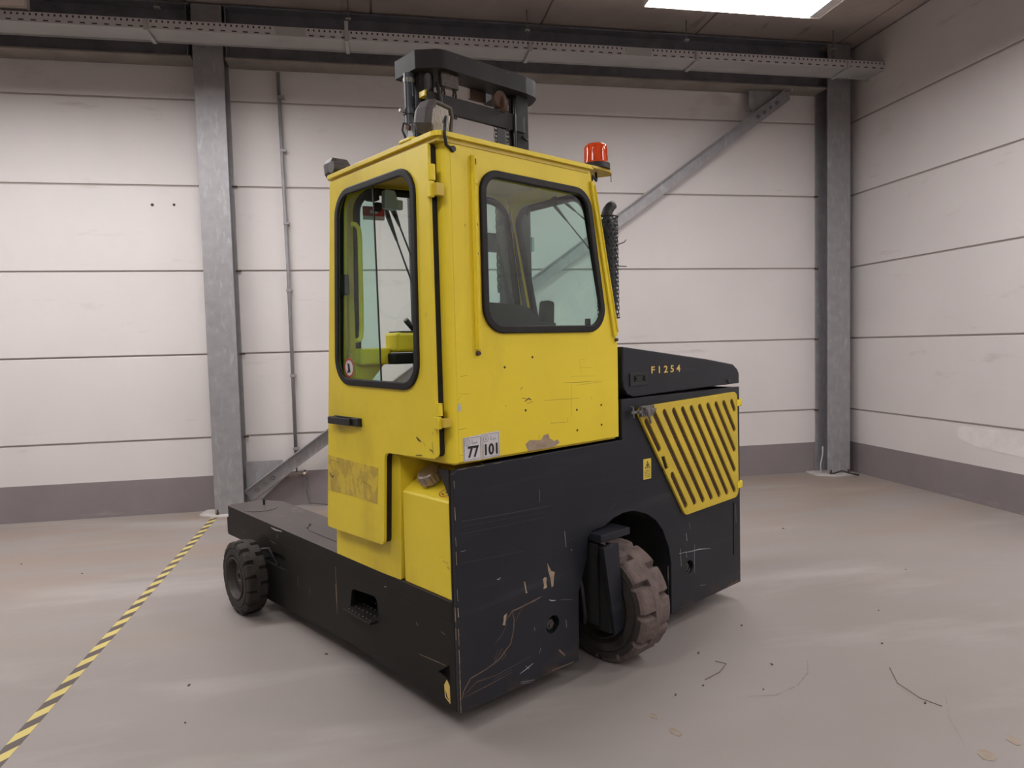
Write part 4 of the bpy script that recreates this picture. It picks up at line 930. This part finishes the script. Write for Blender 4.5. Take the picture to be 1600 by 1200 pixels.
Plate('mast_crosshead', hd, [], fz(3.275), 0, .105, 'mast', T, .005)
Box('mast_crossbar', .68, 1.43, 1.05, 1.075, 3.040, 3.145, 'mast', T, .003)
Lathe('crossbar_end', [(3.040, .045), (3.145, .045)], (1.43, 1.095, 0), (0, 0, 1), 'mast', T, 24)
bm = bmesh.new(); tube(bm, [(1.42, 1.05, 3.015), (1.475, 1.06, 3.00), (1.50, 1.10, 3.02), (1.49, 1.15, 3.06)], .008, 8); link('crossbar_hoop', bm, 'mast', T)
def chain(x, y, z0, z1, par, m='chain'):
    bm = bmesh.new(); k = 0; z = z0
    while z < z1:
        a = .012 if k % 2 else .009
        box(bm, x-a, x-a+.004, y-.008, y+.008, z, z+.028); box(bm, x+a-.004, x+a, y-.008, y+.008, z, z+.028); lathe(bm, [(-.013, .005), (.013, .005)], (x, y, z+.024), (1, 0, 0), 6)
        z += .024; k += 1
    o = link('lift_chain', bm, m, par); return o
chain(.800, 1.06, 3.02, 3.27, mast); chain(.885, 1.06, 3.02, 3.27, mast); chain(1.235, 1.10, 2.0, 3.22, mast2); chain(1.30, 1.06, 2.0, 3.22, mast2)
Box('chain_anchor', .775, .905, 1.04, 1.075, 3.19, 3.275, 'chain', mast, .004)
Lathe('chain_wheel', [(-.018, .05), (-.012, .058), (.012, .058), (.018, .05), (.019, .02), (.03, .02)], (1.255, 1.07, 3.185), (1, 0, 0), 'rust', mast2, 24)
Lathe('chain_wheel', [(-.016, .052), (.016, .052), (.018, .02), (.026, .018)], (1.235, 1.055, 3.21), (0, 1, 0), 'rust', mast2, 24)
Box('anchor_plate', 1.085, 1.215, 1.16, 1.185, 3.215, 3.285, 'rust', mast2, .003)
Tube('hydraulic_hose', [(1.36, 1.05, 3.24), (1.35, 1.04, 3.0), (1.36, 1.04, 2.6), (1.36, 1.04, 1.9)], .009, 'black', mast2)
Tube('hydraulic_hose', [(.74, 1.05, 3.0), (.76, 1.03, 3.10), (.74, 1.04, 3.2)], .012, 'black', mast)
Box('mast_bracket', .668, .705, 1.06, 1.12, 3.115, 3.15, 'yellow', mast, .004)
Plate('bracket_ear', rounded([(1.04, 3.14), (1.10, 3.14), (1.10, 3.25), (1.04, 3.25)], .03, 4), [], fx(.69), 0, .014, 'mast', mast)
Box('carriage', .75, 1.36, 1.27, 1.32, .30, .80, 'mast', T, .004)
Box('mast_crossbar', .73, 1.38, 1.20, 1.24, 2.28, 2.40, 'mast', T, .003)
for x in (.80, 1.22): 
    bm = bmesh.new(); box(bm, x, x+.12, 1.32, 1.36, .262, .75); box(bm, x, x+.12, 1.36, 2.2, .262, .30); link('lift_fork', bm, 'mast', T, .004)

# ---- cab interior
seat = Plate('driver_seat', rounded([(.30, 1.28), (.80, 1.28), (.83, 1.62), (.80, 1.855), (.34, 1.875), (.28, 1.62)], [.04, .04, .1, .13, .13, .1], 5), [], fy(.30), 0, .09, 'seat', T, .02, seg=3)
Box('seat_cushion', .30, .80, .39, .70, 1.24, 1.35, 'seat', seat, .03); Box('seat_pedestal', .36, .74, .36, .66, 1.171, 1.24, 'black', seat, .01)
ar = Box('armrest', .86, .93, .30, .60, 1.62, 1.68, 'seat', T, .015); Box('armrest_post', .87, .92, .32, .36, 1.175, 1.62, 'black', ar)
js = Plate('joystick', rounded([(.875, 1.68), (.955, 1.68), (.965, 1.885), (.905, 1.895), (.890, 1.80)], [0, 0, .015, .02, .03], 4), [], fy(.34), 0, .05, 'seat', T, .008)
Box('joystick_base', .83, .96, .32, .42, 1.745, 1.775, 'seat', js, .01)
Lathe('control_knob', [(0, .012), (.03, .016), (.05, .014)], (.985, .12, 1.735), (0, 0, 1), 'seat', T, 12)
Box('control_panel', .90, 1.02, .10, .28, 1.66, 1.735, 'seat', T, .01)
con = Box('dashboard', .225, .66, .74, .87, 1.635, 1.738, 'yellow', T, .015)
Box('dashboard_arm', .045, .224, .80, .90, 1.575, 1.66, 'yellow', con, .01); Box('dashboard_top', .25, .60, .75, .86, 1.7385, 1.745, 'black', con)
Box('steering_column', .20, .40, .72, .86, 1.575, 1.632, 'void', con, .01)
Tube('control_lever', [(.375, .80, 1.745), (.315, .80, 1.805)], .015, 'black', con)
Plate('dashboard_foot', [(.045, 1.574), (.20, 1.574), (.13, 1.50), (.09, 1.40), (.045, 1.40)], [], fy(.84), 0, .03, 'yellow', con)
gh = [(.019, .80, 2.275), (.040, .80, 2.275), (.058, .80, 2.255), (.062, .80, 2.21), (.054, .80, 1.77), (.048, .80, 1.715), (.034, .80, 1.70), (.019, .80, 1.70)]
Tube('grab_handle', gh, .012, 'yellow', T)
Tp('door_pillar', .020, .050, .86, .885, 1.20, 2.46, 'yellowd')
Tp('door_lock', -.030, .02, .845, .87, 1.93, 2.03, 'black', bevel=.004)
mir = Plate('inside_mirror', rounded([(.175, 2.362), (.245, 2.357), (.255, 2.40), (.238, 2.455), (.178, 2.455)], .012, 4), [], fy(.74), 0, .03, 'blue', T, .005)
Box('mirror_arm', .250, .285, .74, .77, 2.365, 2.412, 'blue', mir, .004); Box('wiper_motor', .095, .150, .74, .80, 2.395, 2.450, 'seat', mir, .008); Box('wiper_link', .130, .168, .75, .78, 2.345, 2.39, 'seat', mir, .008)
ls = Box('windscreen_label', 0, .112, -.001, 0, 0, .068, 'paper', T); ls.matrix_local = Matrix.Translation(fAB(.118, 2.316, -.006)) @ Matrix.Rotation(math.radians(-18), 4, 'Z')
bm = bmesh.new(); box(bm, 0, .112, -.0018, -.001, .020, .068); link('label_red_field', bm, 'red', ls)
bm = bmesh.new(); box(bm, .038, .076, -.0026, -.0018, .033, .049); link('label_white_bar', bm, 'paper', ls)
def wiper(name, a, b, w0=.020, w1=.006):
    a, b = Vector(a), Vector(b); mid = a+(b-a)*.42
    bm = bmesh.new(); tube(bm, [a, mid], [w0*.6, w1*.8], 6); tube(bm, [mid, b], w1*.6, 6); link(name, bm, 'black', T)
wiper('wiper_arm', fAB(.25, 2.385, .030), fAB(.385, 2.00, .030), .026, .008); wiper('wiper_arm', fAB(.280, 2.42, .030), fAB(.392, 2.13, .030), .034, .008)
wiper('wiper_arm', (.965, .365, 2.44), (1.015, .10, 2.12)); wiper('wiper_arm', (.965, .270, 2.42), (1.0, .07, 2.24))
for (y, z) in ((.470, 2.385), (.262, 2.400)): Lathe('suction_cup', [(-.012, .022), (0, .026), (.006, .018)], (.905, y, z), (1, 0, 0), 'black', T, 16)
Tp('side_mirror_arm', .99, 1.01, .53, .545, 2.18, 2.26, 'blue', bevel=.003)
Tp('wiper_motor', .85, .885, .10, .20, 2.45, 2.49, 'seat', bevel=.01)
Tp('roof_hatch_glass', .12, .38, .30, .60, 2.490, 2.502, 'lens')
